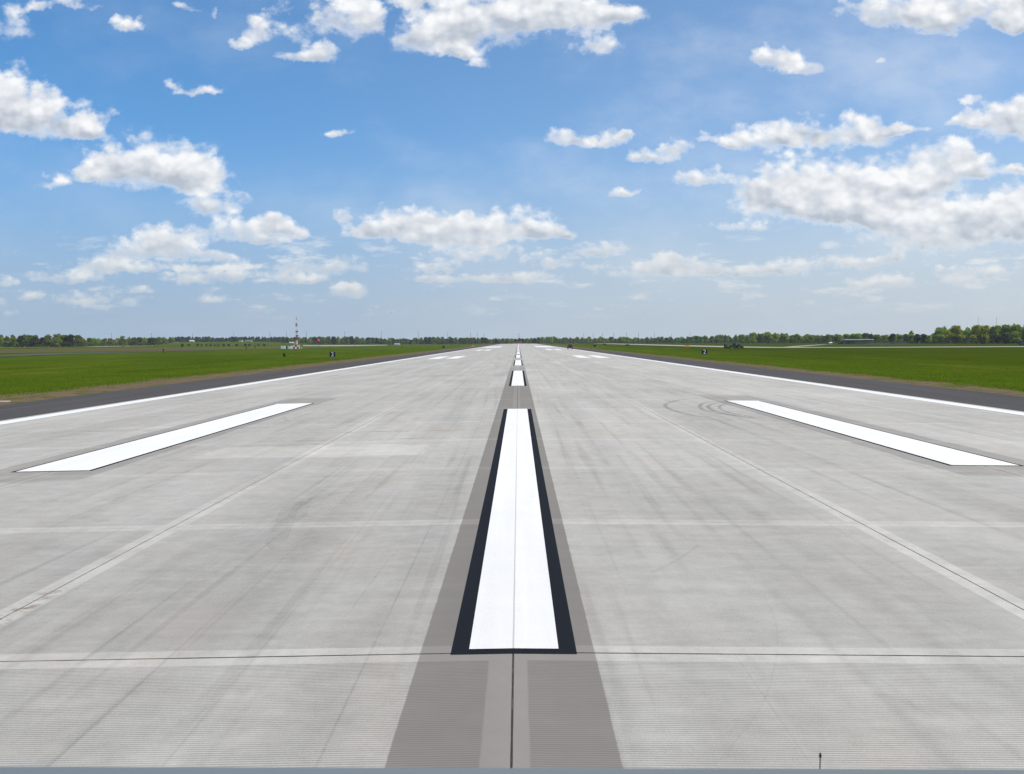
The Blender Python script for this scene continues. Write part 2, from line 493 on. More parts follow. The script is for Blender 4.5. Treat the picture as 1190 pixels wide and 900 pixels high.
# ------------------------------------------------------------------ mesh building
class MB:
    def __init__(self):
        self.v, self.f, self.mi, self.mats = [], [], [], []

    def mat(self, m):
        if m not in self.mats:
            self.mats.append(m)
        return self.mats.index(m)

    def quad(self, pts, m=None):
        k = len(self.v)
        self.v += [tuple(p) for p in pts]
        self.f.append(tuple(range(k, k + len(pts))))
        self.mi.append(self.mat(m) if m else 0)
        return self

    def box(self, cx, cy, cz, sx, sy, sz, m=None, bev=0.0):
        return self.loft([(cz - sz / 2, cx - sx / 2, cx + sx / 2, cy - sy / 2, cy + sy / 2)] +
                         [(cz + sz / 2, cx - sx / 2, cx + sx / 2, cy - sy / 2, cy + sy / 2)], m) if not bev else \
            self.loft([(cz - sz / 2, cx - sx / 2 + bev, cx + sx / 2 - bev, cy - sy / 2 + bev, cy + sy / 2 - bev),
                       (cz - sz / 2 + bev, cx - sx / 2, cx + sx / 2, cy - sy / 2, cy + sy / 2),
                       (cz + sz / 2 - bev, cx - sx / 2, cx + sx / 2, cy - sy / 2, cy + sy / 2),
                       (cz + sz / 2, cx - sx / 2 + bev, cx + sx / 2 - bev, cy - sy / 2 + bev, cy + sy / 2 - bev)], m)

    def loft(self, rows, m=None):
        """rows of (z, x0, x1, y0, y1): a body of rectangular sections"""
        k = len(self.v)
        for z, x0, x1, y0, y1 in rows:
            self.v += [(x0, y0, z), (x1, y0, z), (x1, y1, z), (x0, y1, z)]
        n = len(rows)
        i = self.mat(m) if m else 0
        self.f.append((k + 3, k + 2, k + 1, k))
        self.mi.append(i)
        for r in range(n - 1):
            for q in range(4):
                a, b = k + 4 * r + q, k + 4 * r + (q + 1) % 4
                self.f.append((a, b, b + 4, a + 4))
                self.mi.append(i)
        e = k + 4 * (n - 1)
        self.f.append((e, e + 1, e + 2, e + 3))
        self.mi.append(i)
        return self

    def tube(self, pts, rads, n=8, m=None):
        k = len(self.v)
        i = self.mat(m) if m else 0
        pts = [Vector(p) for p in pts]
        if not isinstance(rads, (list, tuple)):
            rads = [rads] * len(pts)
        for j, p in enumerate(pts):
            t = (pts[min(j + 1, len(pts) - 1)] - pts[max(j - 1, 0)]).normalized()
            u = t.cross(Vector((0, 0, 1) if abs(t.z) < .9 else (1, 0, 0))).normalized()
            w = t.cross(u)
            for q in range(n):
                a = 2 * math.pi * q / n
                self.v.append(tuple(p + (u * math.cos(a) + w * math.sin(a)) * rads[j]))
        for j in range(len(pts) - 1):
            for q in range(n):
                a, b = k + j * n + q, k + j * n + (q + 1) % n
                self.f.append((a, b, b + n, a + n))
                self.mi.append(i)
        self.f.append(tuple(k + q for q in reversed(range(n))))
        self.f.append(tuple(k + (len(pts) - 1) * n + q for q in range(n)))
        self.mi += [i, i]
        return self

    def prism(self, prof, x0, x1, m=None):
        """side profile (y, z) drawn out from x0 to x1"""
        k = len(self.v)
        n = len(prof)
        i = self.mat(m) if m else 0
        self.v += [(x0, y, z) for y, z in prof] + [(x1, y, z) for y, z in prof]
        for q in range(n):
            a, b = k + q, k + (q + 1) % n
            self.f.append((a, b, b + n, a + n))
            self.mi.append(i)
        self.f.append(tuple(k + q for q in reversed(range(n))))
        self.f.append(tuple(k + n + q for q in range(n)))
        self.mi += [i, i]
        return self

    def build(self, name, mat=None, parent=None, smooth_=False, bevel=0.0):
        me = bpy.data.meshes.new(name)
        me.from_pydata(self.v, [], self.f)
        for m in (self.mats or [mat]):
            me.materials.append(m)
        if self.mats:
            me.polygons.foreach_set('material_index', self.mi)
        import bmesh
        bm = bmesh.new()
        bm.from_mesh(me)
        bmesh.ops.recalc_face_normals(bm, faces=bm.faces)
        if bevel:
            bmesh.ops.bevel(bm, geom=bm.edges[:], offset=bevel, segments=2, affect='EDGES', clamp_overlap=True)
        bm.to_mesh(me)
        bm.free()
        if smooth_:
            me.polygons.foreach_set('use_smooth', [True] * len(me.polygons))
        me.update()
        o = bpy.data.objects.new(name, me)
        COL.objects.link(o)
        if parent:
            o.parent = parent
        return o


def tag(o, label, cat, group=None, kind=None):
    o['label'] = label
    o['category'] = cat
    if group:
        o['group'] = group
    if kind:
        o['kind'] = kind
    return o


def empty(name, loc, label, cat, group=None, rz_=0.0):
    o = bpy.data.objects.new(name, None)
    o.empty_display_size = 0.3
    COL.objects.link(o)
    o.location = loc
    o.rotation_euler = (0, 0, rz_)
    return tag(o, label, cat, group)


def copy_tree(o, parent=None):
    c = o.copy()
    COL.objects.link(c)
    if parent:
        c.parent = parent
    for ch in list(o.children):
        copy_tree(ch, c)
    return c


def sheet(name, xs, ys, zf, mat, label, cat):
    mb = MB()
    nx = len(xs)
    mb.v = [(x, y, zf(x, y)) for y in ys for x in xs]
    for j in range(len(ys) - 1):
        for i in range(nx - 1):
            a = j * nx + i
            mb.f.append((a, a + 1, a + 1 + nx, a + nx))
            mb.mi.append(0)
    return tag(mb.build(name, mat), label, cat, kind='structure')


def band(name, left, right, mat, label, cat, lift, n=60):
    """a strip of ground between two edges given as points on the ground"""
    def resample(pts):
        d = [0]
        for a, b in zip(pts, pts[1:]):
            d.append(d[-1] + (Vector(b[:2]) - Vector(a[:2])).length)
        out = []
        for k in range(n + 1):
            t = d[-1] * k / n
            i = max(0, min(len(pts) - 2, next((j for j in range(len(d) - 1) if d[j + 1] >= t), len(d) - 2)))
            f = (t - d[i]) / max(1e-6, d[i + 1] - d[i])
            out.append((pts[i][0] + (pts[i + 1][0] - pts[i][0]) * f, pts[i][1] + (pts[i + 1][1] - pts[i][1]) * f))
        return out
    A, B = resample(left), resample(right)
    mb = MB()
    for a, b in zip(A, B):
        for k in range(5):
            x, y = a[0] + (b[0] - a[0]) * k / 4, a[1] + (b[1] - a[1]) * k / 4
            mb.v.append((x, y, terrain(x, y) + lift))
    for j in range(n):
        for k in range(4):
            q = j * 5 + k
            mb.f.append((q, q + 1, q + 6, q + 5))
            mb.mi.append(0)
    return tag(mb.build(name, mat), label, cat, kind='structure')


# ------------------------------------------------------------------ the ground and the pavement
gx = [-3200, -2200, -1500, -1100, -900] + list(range(-800, -90, 20)) + [-80, -60, -45, -34, 0, 34, 45, 60, 100, 200, 400, 800, 1500, 3200]
gy = [-150, -50, 0, 50, 150, 250] + list(range(280, 900, 20)) + list(range(900, 1900, 40)) + [2000, 2400, 3200]
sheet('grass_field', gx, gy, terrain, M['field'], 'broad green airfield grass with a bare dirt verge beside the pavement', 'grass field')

END = 1440.0
ys = [-60, 0, 20, 60, 150, 400, 800, END]
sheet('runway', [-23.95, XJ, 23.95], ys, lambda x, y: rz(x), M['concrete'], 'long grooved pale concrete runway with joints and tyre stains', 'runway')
for s, lab in ((-1, 'dark asphalt shoulder along the left edge of the runway'), (1, 'dark asphalt shoulder along the right edge of the runway')):
    xo = sorted((s * 23.95, s * 31.0))
    sheet('runway_shoulder', xo, ys, lambda x, y: rz(s * 23.95) - 0.004 - (abs(x) - 23.95) * 0.013, M['asphalt'], lab, 'runway shoulder')
# the shoulder stands on a low earth edge
for s, lab in ((-1, 'narrow earth edge below the left asphalt shoulder'), (1, 'narrow earth edge below the right asphalt shoulder')):
    xo = sorted((s * 31.0, s * 31.35))
    sheet('earth_edge', xo, ys, lambda x, y: rz(s * 23.95) - 0.1 if abs(x) < 31.1 else -0.452, M['straw'], lab, 'earth edge')


def mark(name, x0, x1, y0, y1, mat, label, lift=0.008, cat='runway marking', parent=None):
    xs = [x0] + ([XJ] if x0 < XJ < x1 else []) + [x1]
    n = max(1, int((y1 - y0) / 40))
    o = sheet(name, xs, [y0 + (y1 - y0) * k / n for k in range(n + 1)], lambda x, y: rz(x) + lift, mat, label, cat)
    if parent:
        o.parent = parent
    return o


places = ['nearest white centre line stripe with wide black border', 'second white centre line stripe beyond the nearest',
          'third white centre line stripe from the camera', 'fourth white centre line stripe from the camera',
          'fifth white centre line stripe from the camera']
y0 = 10.14
for k in range(22):
    ys0, ys1 = y0 + 61.0 * k, y0 + 61.0 * k + 36.6
    if ys1 > END - 20:
        break
    lab = places[k] if k < 5 else 'small white centre line stripe far down the runway'
    o = mark('centerline_stripe', -0.530, 0.392, ys0, ys1, M['white_paint'], lab)
    if k >= 5:
        o['group'] = 'far centre line stripes'
    if k < 9:
        b_ = mark('stripe_border', -0.712, 0.574, ys0 - 0.16, ys1 + (0.05 if k else 0.0), M['black_paint'], '', 0.004)
        del b_['label']; del b_['category']
        b_.parent = o
for s, w in ((-1, 'left'), (1, 'right')):
    a, c = sorted((s * 22.55, s * 23.55))
    mark('edge_stripe', a, c, -60, END - 10, M['edge_paint'], 'continuous white stripe along the %s edge of the runway' % w)
    a, c = sorted((s * 11.34, s * (13.3 if s < 0 else 13.12)))
    o = mark('touchdown_bar', a, c, 26.05, 54.6, M['white_paint'], 'large slanting white touchdown bar on the %s half of the runway' % w)
    # thin dark keyline round the bar
    b_ = mark('stripe_border', a - 0.10, c + 0.10, 25.97, 54.6, M['black_paint'], '', 0.004)
    del b_['label']; del b_['category']
    b_.parent = o
    for (ya, yb, bars, lab) in ((198, 232, ((12.2, 14.6), (15.9, 18.3)), 'white touchdown bar of the pair beyond the big %s bar'),
                                (372, 420, ((11.0, 13.2), (14.6, 16.6)), 'small white touchdown bar far down the %s side'),
                                (560, 680, ((10.4, 21.0),), 'wide white aiming block far down the %s side')):
        for p, q in bars:
            a, c = sorted((s * p, s * q))
            o = mark('touchdown_bar', a, c, ya, yb, M['white_paint'], lab % w)
            if len(bars) > 1:
                o['group'] = 'touchdown bars down the %s side' % w
                o['label'] = (lab % w) + (', inner of its pair' if p < 14 else ', outer of its pair')
            else:
                o.name = 'aiming_block'


def ribbon(pts, w, mat, label, lift=0.012):
    mb = MB()
    n = len(pts)
    for i, (x, y) in enumerate(pts):
        a, b = pts[max(0, i - 1)], pts[min(n - 1, i + 1)]
        t = Vector((b[0] - a[0], b[1] - a[1])).normalized()
        ww = w * min(1.0, (i + .3) / 4, (n - i - .7) / 4)
        for sgn in (-1, 1):
            X, Y = x - t.y * ww / 2 * sgn, y + t.x * ww / 2 * sgn
            mb.v.append((X, Y, rz(X) + lift))
    for i in range(n - 1):
        mb.f.append((2 * i, 2 * i + 1, 2 * i + 3, 2 * i + 2))
        mb.mi.append(0)
    return tag(mb.build('tyre_mark', mat), label, 'tyre mark', kind='structure')


def road_pt(px, py):
    d = ray(px, py)
    t = CAM_H / -d.z
    for _ in range(6):
        p = CAM + d * t
        t = (CAM_H - rz(p.x)) / -d.z
    p = CAM + d * t
    return (p.x, p.y)


def curve(pix, n=28):
    P = [Vector(road_pt(*p)) for p in pix]
    P = [P[0]] + P + [P[-1]]
    out = []
    for i in range(1, len(P) - 2):
        for k in range(n // (len(P) - 3) + 1):
            t = k / (n // (len(P) - 3) + 1)
            a, b, c, d = P[i - 1], P[i], P[i + 1], P[i + 2]
            q = 0.5 * ((2 * b) + (c - a) * t + (2 * a - 5 * b + 4 * c - d) * t * t + (3 * b - a - 3 * c + d) * t ** 3)
            out.append((q.x, q.y))
    out.append((P[-1].x, P[-1].y))
    # even out the spacing so the widths stay steady
    return out


arcs = [([(860, 463.5), (800, 464), (776, 469), (775, 474), (795, 481), (830, 487)], 0.20, 'skid', 'outermost curved dark tyre mark left of the right bar'),
        ([(856, 465.5), (822, 468), (813, 473), (822, 478), (850, 483), (880, 487)], 0.20, 'skid', 'second curved dark tyre mark left of the right bar'),
        ([(858, 466.5), (832, 469), (823, 473), (833, 479), (862, 484), (890, 487)], 0.20, 'skid', 'third curved dark tyre mark left of the right bar'),
        ([(862, 467.5), (842, 470), (836, 474), (848, 480), (878, 485)], 0.18, 'skid', 'innermost curved dark tyre mark left of the right bar'),
        ([(925, 466), (960, 464), (1010, 464.5)], 0.25, 'skid_faint', 'faint curved tyre mark beyond the right bar'),
        ([(884, 471), (888, 476), (900, 481)], 0.15, 'skid_faint', 'faint scuff crossing the white right bar'),
        ([(862, 661), (886, 690), (902, 728), (902, 765), (888, 815), (856, 862), (828, 893)], 0.010, 'skid_thin', 'long thin curved scratch on the right front slab'),
        ([(1000, 780), (1035, 798), (1060, 820), (1085, 836)], 0.02, 'skid_faint', 'short thin scratch at the lower right'),
        ([(755, 668), (790, 650), (812, 634)], 0.06, 'skid_faint', 'short slanting scuff right of the black border'),
        ([(316, 640), (330, 610), (338, 592), (360, 580)], 0.35, 'skid_faint', 'broad faint curved scuff on the left slab'),
        ([(345, 606), (350, 590), (372, 578), (400, 572)], 0.35, 'skid_faint', 'second broad faint scuff on the left slab'),
        ([(60, 478), (130, 478), (200, 470), (290, 468)], 0.35, 'skid_faint', 'faint curved tyre mark left of the left bar'),
        ([(330, 484), (336, 490), (360, 487), (400, 482)], 0.2, 'skid_faint', 'faint looping scuff right of the left bar'),
        ([(400, 720), (430, 680), (449, 655), (462, 640)], 0.025, 'skid_faint', 'thin tyre line left of the centre strip'),
        ]
for pix, w, mt, lab in arcs:
    ribbon(curve(pix), w, M[mt], lab)

# taxiways, the service road and the strips of other grass
tr_in = [(102, 1400), (101, 1000), (100, 620), (102, 500), (108, 452), (124, 428), (150, 412), (200, 398), (300, 384), (620, 372)]
tr_out = [(122, 1400), (121, 1000), (120, 640), (122, 520), (126, 478), (138, 458), (160, 445), (205, 434), (300, 424), (620, 414)]
band('taxiway', tr_in, tr_out, M['taxi'], 'pale concrete taxiway curving away across the right hand field', 'taxiway', 0.05, 90)
tr_d = [(a - 4 if a < 105 else a, b - (6 if a > 105 else 0)) for a, b in tr_in]
band('straw_verge', tr_d, tr_in, M['straw'], 'thin straw coloured verge along the near side of the right taxiway', 'verge', 0.025, 90)
g_ = lambda *pp: [tuple(ground(*p)[:2]) for p in pp]
band('taxiway', g_((-260, 405.6), (-90, 404.9), (0, 404.3), (80, 403.6), (150, 402.7), (178, 402.2)),
     g_((-260, 404.2), (-90, 403.5), (0, 403.0), (80, 402.5), (150, 402.0), (178, 401.9)), M['taxi'], 'pale straight taxiway in front of the left tree belt', 'taxiway', 0.10)
band('taxiway', g_((352, 402.4), (378, 402.6), (410, 402.4), (450, 401.6)), g_((352, 401.5), (378, 401.5), (410, 401.4), (450, 401.1)), M['taxi'],
     'short pale stretch of taxiway beyond the red and white mast', 'taxiway', 0.08)
band('dry_grass', g_((-120, 413), (0, 411.0), (80, 409.6), (180, 408.2), (310, 405.6), (420, 403.4)), g_((-120, 408), (0, 406.6), (80, 405.6), (180, 404.2), (310, 403.2), (420, 402.6)),
     M['dry'], 'band of reddish dry grass across the left field', 'dry grass', 0.05)
band('service_road', g_((-120, 418.6), (0, 415.0), (55, 413.0), (110, 411.2), (170, 409.3), (260, 407.0)), g_((-120, 416.6), (0, 413.4), (55, 411.2), (110, 410.0), (170, 408.6), (260, 406.6)),
     M['road'], 'narrow dark service road crossing the left field', 'road', 0.09)
band('gravel_path', g_((902, 404.2), (925, 402.4), (955, 400.6), (975, 399.8)), g_((914, 404.2), (940, 402.4), (964, 400.3), (984, 399.4)), M['taxi'],
     'pale gravel path leading to the open shelter', 'path', 0.04)
sheet('runway_end_grass', [-60, 0, 60], [END, 1500, 1560], lambda x, y: -0.3 + (y - END) * .002, M['straw'], 'straw coloured grass past the far end of the runway', 'grass')
pd = ground(3, 467)
tag(MB().box(0, 0, 0.0, 0.8, 0.5, 0.08, bev=0.02).build('concrete_pad', M['pad']), 'small pale concrete pad in the dirt at the far left', 'concrete pad').location = pd


# grass blades standing along both verges
def grass_blades():
    N = 150000
    side = RNG.random(N) < 0.5
    u = RNG.random(N)
    Y = 1 / (1 / 45 - u * (1 / 45 - 1 / 330))
    off = RNG.random(N) ** 1.7 * 45
    X = np.where(side, -(35.4 + off), 33.9 + off)
    clump = np.sin(X * 1.7 + np.sin(Y * .6) * 2) + np.sin(Y * 1.3 + X * .5)
    keep = (clump + RNG.normal(0, 2.2, N) > -0.8) & (off > RNG.random(N) ** 2 * 2.4)
    X, Y = X[keep], Y[keep]
    n = len(X)
    ang = RNG.random(n) * math.pi
    s = 0.6 + Y / 140
    w = (0.014 + 0.02 * RNG.random(n)) * s
    h = 0.03 + 0.08 * RNG.random(n) ** 1.6
    lx, ly = RNG.normal(0, .05, n), RNG.normal(0, .05, n)
    v = np.empty((n, 3, 3), np.float32)
    v[:, 0] = np.stack([X - np.cos(ang) * w, Y - np.sin(ang) * w, np.full(n, -.455)], 1)
    v[:, 1] = np.stack([X + np.cos(ang) * w, Y + np.sin(ang) * w, np.full(n, -.455)], 1)
    v[:, 2] = np.stack([X + lx, Y + ly, -.45 + h], 1)
    me = bpy.data.meshes.new('grass')
    me.vertices.add(n * 3)
    me.vertices.foreach_set('co', v.ravel())
    me.loops.add(n * 3)
    me.loops.foreach_set('vertex_index', np.arange(n * 3, dtype=np.int32))
    me.polygons.add(n)
    me.polygons.foreach_set('loop_start', np.arange(0, n * 3, 3, dtype=np.int32))
    me.polygons.foreach_set('loop_total', np.full(n, 3, np.int32))
    me.update(calc_edges=True)
    me.materials.append(leaf_material('grass_blades', (0.070, 0.108, 0.006), (0.15, 0.185, 0.016)))
    o = bpy.data.objects.new('grass', me)
    COL.objects.link(o)
    tag(o, 'short bright green grass blades growing along both verges', 'grass', kind='stuff')


grass_blades()


# ------------------------------------------------------------------ trees
def leaf_cards(centers, sizes, mat, name, parent=None):
    n = len(centers)
    c = np.asarray(centers, np.float32)
    s = np.asarray(sizes, np.float32)
    a = RNG.normal(size=(n, 3))
    a /= np.linalg.norm(a, axis=1, keepdims=True)
    b = np.cross(a, RNG.normal(size=(n, 3)))
    b /= np.linalg.norm(b, axis=1, keepdims=True)
    v = np.empty((n, 4, 3), np.float32)
    jit = lambda: (0.7 + 0.6 * RNG.random((n, 1))) * s[:, None]
    v[:, 0] = c + a * jit()
    v[:, 1] = c + b * jit() * .8
    v[:, 2] = c - a * jit()
    v[:, 3] = c - b * jit() * .8
    me = bpy.data.meshes.new(name)
    me.vertices.add(n * 4)
    me.vertices.foreach_set('co', v.ravel())
    me.loops.add(n * 4)
    me.loops.foreach_set('vertex_index', np.arange(n * 4, dtype=np.int32))
    me.polygons.add(n)
    me.polygons.foreach_set('loop_start', np.arange(0, n * 4, 4, dtype=np.int32))
    me.polygons.foreach_set('loop_total', np.full(n, 4, np.int32))
    me.update(calc_edges=True)
    me.materials.append(mat)
    o = bpy.data.objects.new(name, me)
    COL.objects.link(o)
    if parent:
        o.parent = parent
    return o


def lobes_points(lobes, per):
    pts = []
    for (cx, cy, cz, rx, ry, rz_, k) in lobes:
        n = int(per * k)
        d = RNG.normal(size=(n, 3))
        d /= np.linalg.norm(d, axis=1, keepdims=True)
        r = RNG.random((n, 1)) ** 0.42
        pts.append(d * r * np.array([rx, ry, rz_]) + np.array([cx, cy, cz]))
    return np.concatenate(pts)


def tree_proto(name, kind, mat, seed):
    """unit tree, 10 m tall; scaled for each place"""
    rnd = random.Random(seed)
    root = empty(name, (0, 0, 0), 'x', 'tree')
    t = MB()
    lobes = []
    if kind == 'broad':
        hw = rnd.uniform(3.0, 3.9)
        top = 10
        t.tube([(0, 0, -0.3), (rnd.uniform(-.1, .1), 0, 1.6), (rnd.uniform(-.3, .3), rnd.uniform(-.2, .2), 4.2), (0, 0, 7.5)], [.32, .25, .18, .05], 7)
        for k in range(rnd.randint(13, 16)):
            a = rnd.uniform(0, 2 * math.pi)
            f = rnd.uniform(0.15, 1)
            z = rnd.uniform(1.9, 8.4)
            rr = hw * f * (1 - 0.55 * max(0, (z - 5.5) / 4)) * .8
            s = rnd.uniform(1.1, 1.9)
            x, y = rr * math.cos(a), rr * math.sin(a)
            lobes.append((x, y, z, s * 1.25, s * 1.25, s * .85, s * s / 2))
            if k < 5:
                t.tube([(0, 0, 1.8 + .35 * k), (x * .5, y * .5, (z + 2.2) / 2 + .4), (x * .9, y * .9, z)], [.13, .08, .03], 5)
        lobes.append((rnd.uniform(-.5, .5), 0, 8.5, 1.9, 1.9, 1.2, 1.0))
        lobes.append((0, 0, 5.2, 2.6, 2.6, 2.8, 1.6))
        lobes.append((0, 0, 2.2, 2.4, 2.4, 1.6, 1.0))
        size = (0.24, 0.5)
    elif kind == 'tall':
        t.tube([(0, 0, -0.3), (.1, 0, 3), (0, .1, 8.8)], [.24, .17, .04], 7)
        for k in range(10):
            z = 2.2 + k * .78
            w = 1.6 * math.sin(math.pi * min(1, (k + 1.6) / 11.5)) + .35
            a = rnd.uniform(0, 6.28)
            x, y = .6 * w * math.cos(a), .6 * w * math.sin(a)
            lobes.append((x, y, z, w, w, .95, w * .5))
            if k % 3 == 0:
                t.tube([(0, 0, z - .8), (x * 1.2, y * 1.2, z)], [.08, .02], 5)
        size = (0.22, 0.45)
    elif kind == 'cone':
        t.tube([(0, 0, -0.3), (0, 0, 9.6)], [.22, .03], 6)
        for k in range(12):
            z = 0.9 + k * .76
            w = 2.3 * (1 - k / 12.6) + .12
            lobes.append((rnd.uniform(-.2, .2), rnd.uniform(-.2, .2), z, w, w, .6, w * .55))
        size = (0.18, 0.4)
    else:  # bush
        t.tube([(0, 0, -.3), (0, 0, 4)], [.3, .1], 6)
        for k in range(3):
            t.tube([(0, 0, 1.0), (rnd.uniform(-2, 2), rnd.uniform(-2, 2), 6)], [.2, .06], 5)
        for k in range(8):
            a = rnd.uniform(0, 6.28)
            f = rnd.uniform(0, 3.6)
            lobes.append((f * math.cos(a), f * math.sin(a), rnd.uniform(2.6, 7.2), 2.6, 2.6, 2.3, 1.0))
        lobes.append((0, 0, 2.3, 4.2, 4.2, 2.2, 1.4))
        size = (0.5, 1.0)
    t.build('trunk', M['bark'], root)
    pts = lobes_points(lobes, 170 if kind != 'bush' else 90)
    top = pts[:, 2].max()
    pts[:, 2] *= np.where(pts[:, 2] > 0, 10 / top, 1)
    pts = pts[pts[:, 2] > 0.15]
    leaf_cards(pts, RNG.uniform(size[0], size[1], len(pts)), mat, 'crown', root)
    return root


KINDS = {
    'broad_a': [tree_proto('broadleaf_tree', 'broad', M['leaf_a'], 1), tree_proto('broadleaf_tree', 'broad', M['leaf_a'], 2)],
    'broad_b': [tree_proto('broadleaf_tree', 'broad', M['leaf_b'], 3), tree_proto('broadleaf_tree', 'broad', M['leaf_b'], 4)],
    'broad_d': [tree_proto('broadleaf_tree', 'broad', M['leaf_d'], 5)],
    'tall': [tree_proto('slender_tree', 'tall', M['leaf_b'], 6), tree_proto('slender_tree', 'tall', M['leaf_a'], 7)],
    'cone': [tree_proto('cedar_tree', 'cone', M['leaf_c'], 8)],
    'dark': [tree_proto('dark_tree', 'broad', M['leaf_c'], 9), tree_proto('dark_tree', 'broad', M['leaf_c'], 10)],
    'bush': [tree_proto('bush', 'bush', M['leaf_c'], 11), tree_proto('bush', 'bush', M['leaf_c'], 12)],
}
USED = set()


def plant(kind, px, top_py, Y, label, group=None, widen=1.0, cat='tree'):
    p = foot(px, Y)
    tp = at(px, top_py, Y).z
    h = max(1.0, tp - p.z)
    protos = KINDS[kind]
    src = random.choice(protos)
    if src.name in USED:
        o = copy_tree(src)
    else:
        USED.add(src.name)
        o = src
    o.location = (p.x, Y, p.z - 0.02 * h)
    s = h / 10
    o.scale = (s * widen * random.uniform(.9, 1.15), s * widen * random.uniform(.9, 1.15), s)
    o.rotation_euler = (0, 0, random.uniform(0, 6.28))
    tag(o, label, cat)
    if group:
        o['group'] = group
    elif 'group' in o:
        del o['group']
    return o


def interp(tab, x):
    for (a, fa), (b, fb) in zip(tab, tab[1:]):
        if x <= b:
            t = max(0, (x - a) / (b - a))
            return fa + (fb - fa) * t
    return tab[-1][1]


DIST = [(-120, 700), (0, 720), (95, 745), (110, 860), (175, 930), (215, 1500), (320, 1500), (335, 1330), (470, 1380), (610, 1490), (630, 1450), (700, 1320), (800, 1160), (900, 960), (1000, 860), (1085, 720), (1190, 640), (1330, 600)]
TOP = [(-120, 389), (0, 389.4), (18, 388.6), (40, 389), (70, 387.8), (92, 389), (96, 392.5), (130, 393), (150, 392), (170, 391.8), (200, 391.6), (215, 391), (300, 391), (345, 391.5), (410, 390.5), (425, 392), (470, 393.3), (494, 392), (500, 391.6), (528, 391), (533, 393), (545, 392), (560, 392.2), (575, 393.4), (620, 393.2), (628, 391.6), (645, 391.2), (655, 392.5), (665, 391.6), (720, 391.4), (760, 391.6), (806, 390), (812, 389), (840, 388.8), (850, 389.4), (868, 387), (880, 386), (912, 385), (920, 388), (960, 388.5), (985, 388), (1005, 387), (1022, 389), (1040, 387.5), (1056, 388.5), (1085, 387.5), (1092, 380), (1105, 376.5), (1115, 379), (1130, 377.5), (1148, 378), (1153, 381), (1160, 377.5), (1175, 376), (1190, 373.5), (1330, 372)]

LAB = {'broad_a': 'spring green broadleaf tree', 'broad_b': 'mid green broadleaf tree', 'broad_d': 'bright yellow green broadleaf tree',
       'tall': 'slender upright tree', 'cone': 'narrow dark cedar', 'dark': 'dark rounded tree'}


def region(px):
    if px < 97:
        return 'in the tall belt at the far left', 'trees of the far left belt', ['broad_b', 'broad_b', 'tall', 'broad_a', 'dark']
    if px < 205:
        return 'in the low belt left of the mast', 'trees of the low left belt', ['broad_b', 'broad_b', 'broad_a', 'tall', 'dark']
    if px < 335:
        return 'on the distant rise left of the mast', 'trees on the distant rise', ['dark', 'dark', 'broad_b', 'cone']
    if px < 500:
        return 'in the belt between the mast and the runway end', 'trees right of the mast', ['broad_b', 'broad_b', 'dark', 'tall']
    if px < 628:
        return 'in the belt behind the far runway end', 'trees behind the runway end', ['broad_b', 'dark', 'broad_a']
    if px < 800:
        return 'in the belt right of the runway end', 'trees right of the runway end', ['broad_b', 'broad_b', 'broad_a', 'tall']
    if px < 1000:
        return 'in the belt behind the right taxiway', 'trees behind the right taxiway', ['broad_a', 'broad_b', 'broad_a', 'tall']
    if px < 1088:
        return 'behind the open shelter and mesh fence', 'trees behind the shelter', ['broad_a', 'broad_b', 'broad_d', 'dark']
    return 'in the tall clump at the far right', 'tall trees at the far right', ['broad_d', 'broad_a', 'broad_d', 'broad_a', 'broad_b']


px = -70.0
count = 0
while px < 1262:
    d = interp(DIST, px) * random.uniform(0.985, 1.03)
    top = interp(TOP, px)
    where, grp, kinds = region(px)
    base = foot(px, d)
    hpx = max(4, (at(px, top, d).z - base.z) * F_PX / d)
    low = random.random()
    tp = top + hpx * (random.choice([0, 0, 0.03, 0.08, 0.16, 0.25]) if hpx > 5 else random.uniform(-.06, .1))
    k = random.choice(kinds)
    plant(k, px, tp, d, LAB[k] + ' ' + where, grp, 1.08 if px < 1088 else 1.15)
    count += 1
    px += hpx * random.uniform(0.44, 0.72)
# a second rank a little behind, filling the gaps
px = -66.0
while px < 1262 and count < 272:
    d = interp(DIST, px) * 1.045
    top = interp(TOP, px)
    where, grp, kinds = region(px)
    hpx = max(4, (at(px, top, d).z - foot(px, d).z) * F_PX / d)
    k = random.choice(kinds)
    plant(k, px, top + hpx * random.uniform(0.02, 0.22), d, LAB[k] + ' ' + where, grp, 1.2)
    count += 1
    px += hpx * random.uniform(1.2, 1.7)
# trees that stand out by themselves
plant('broad_b', 143, 390.0, 840, 'large rounded lone tree standing above the low left belt', None, 1.15)
plant('dark', 212, 399.6, 760, 'dark round bush like tree alone in front of the shrub row', None, 1.3)
plant('tall', 1154, 378.6, 660, 'thin pale tree in the gap of the right clump', None, 0.9)
plant('tall', 1059, 384.0, 800, 'slim tree rising above the belt right of the fence', None, 1.0)
plant('dark', 1037, 388.0, 690, 'dark round tree standing beside the mesh fence', None, 1.1)
plant('cone', 1170, 388.5, 615, 'dark low cedar under the tall trees at the far right', None, 1.4)
plant('cone', 1143, 389.0, 620, 'dark low cedar left of the thin pale tree', None, 1.5)
# shrub row on the left field
for i, (bx, wd) in enumerate(((220, 1.3), (229.8, 1), (234.4, 1), (240.2, 1), (245.2, 1.1), (249.9, 1), (254, .9), (260.5, 1.4), (266, 1.5), (275.7, 1.3), (285, 1.3), (290, 1.4), (301, .9), (307, 1.2))):
    plant('bush', bx, 399.9 + random.uniform(-.3, .3), 900, 'small dark rounded shrub in the row on the left field', 'shrubs in the left field row', wd, 'shrub')
plant('bush', 330.6, 410.6, 262, 'small dark weed clump in the grass before the mast', None, .8, 'shrub')

# what reads as one mass: undergrowth and far woods behind the trees one can tell apart


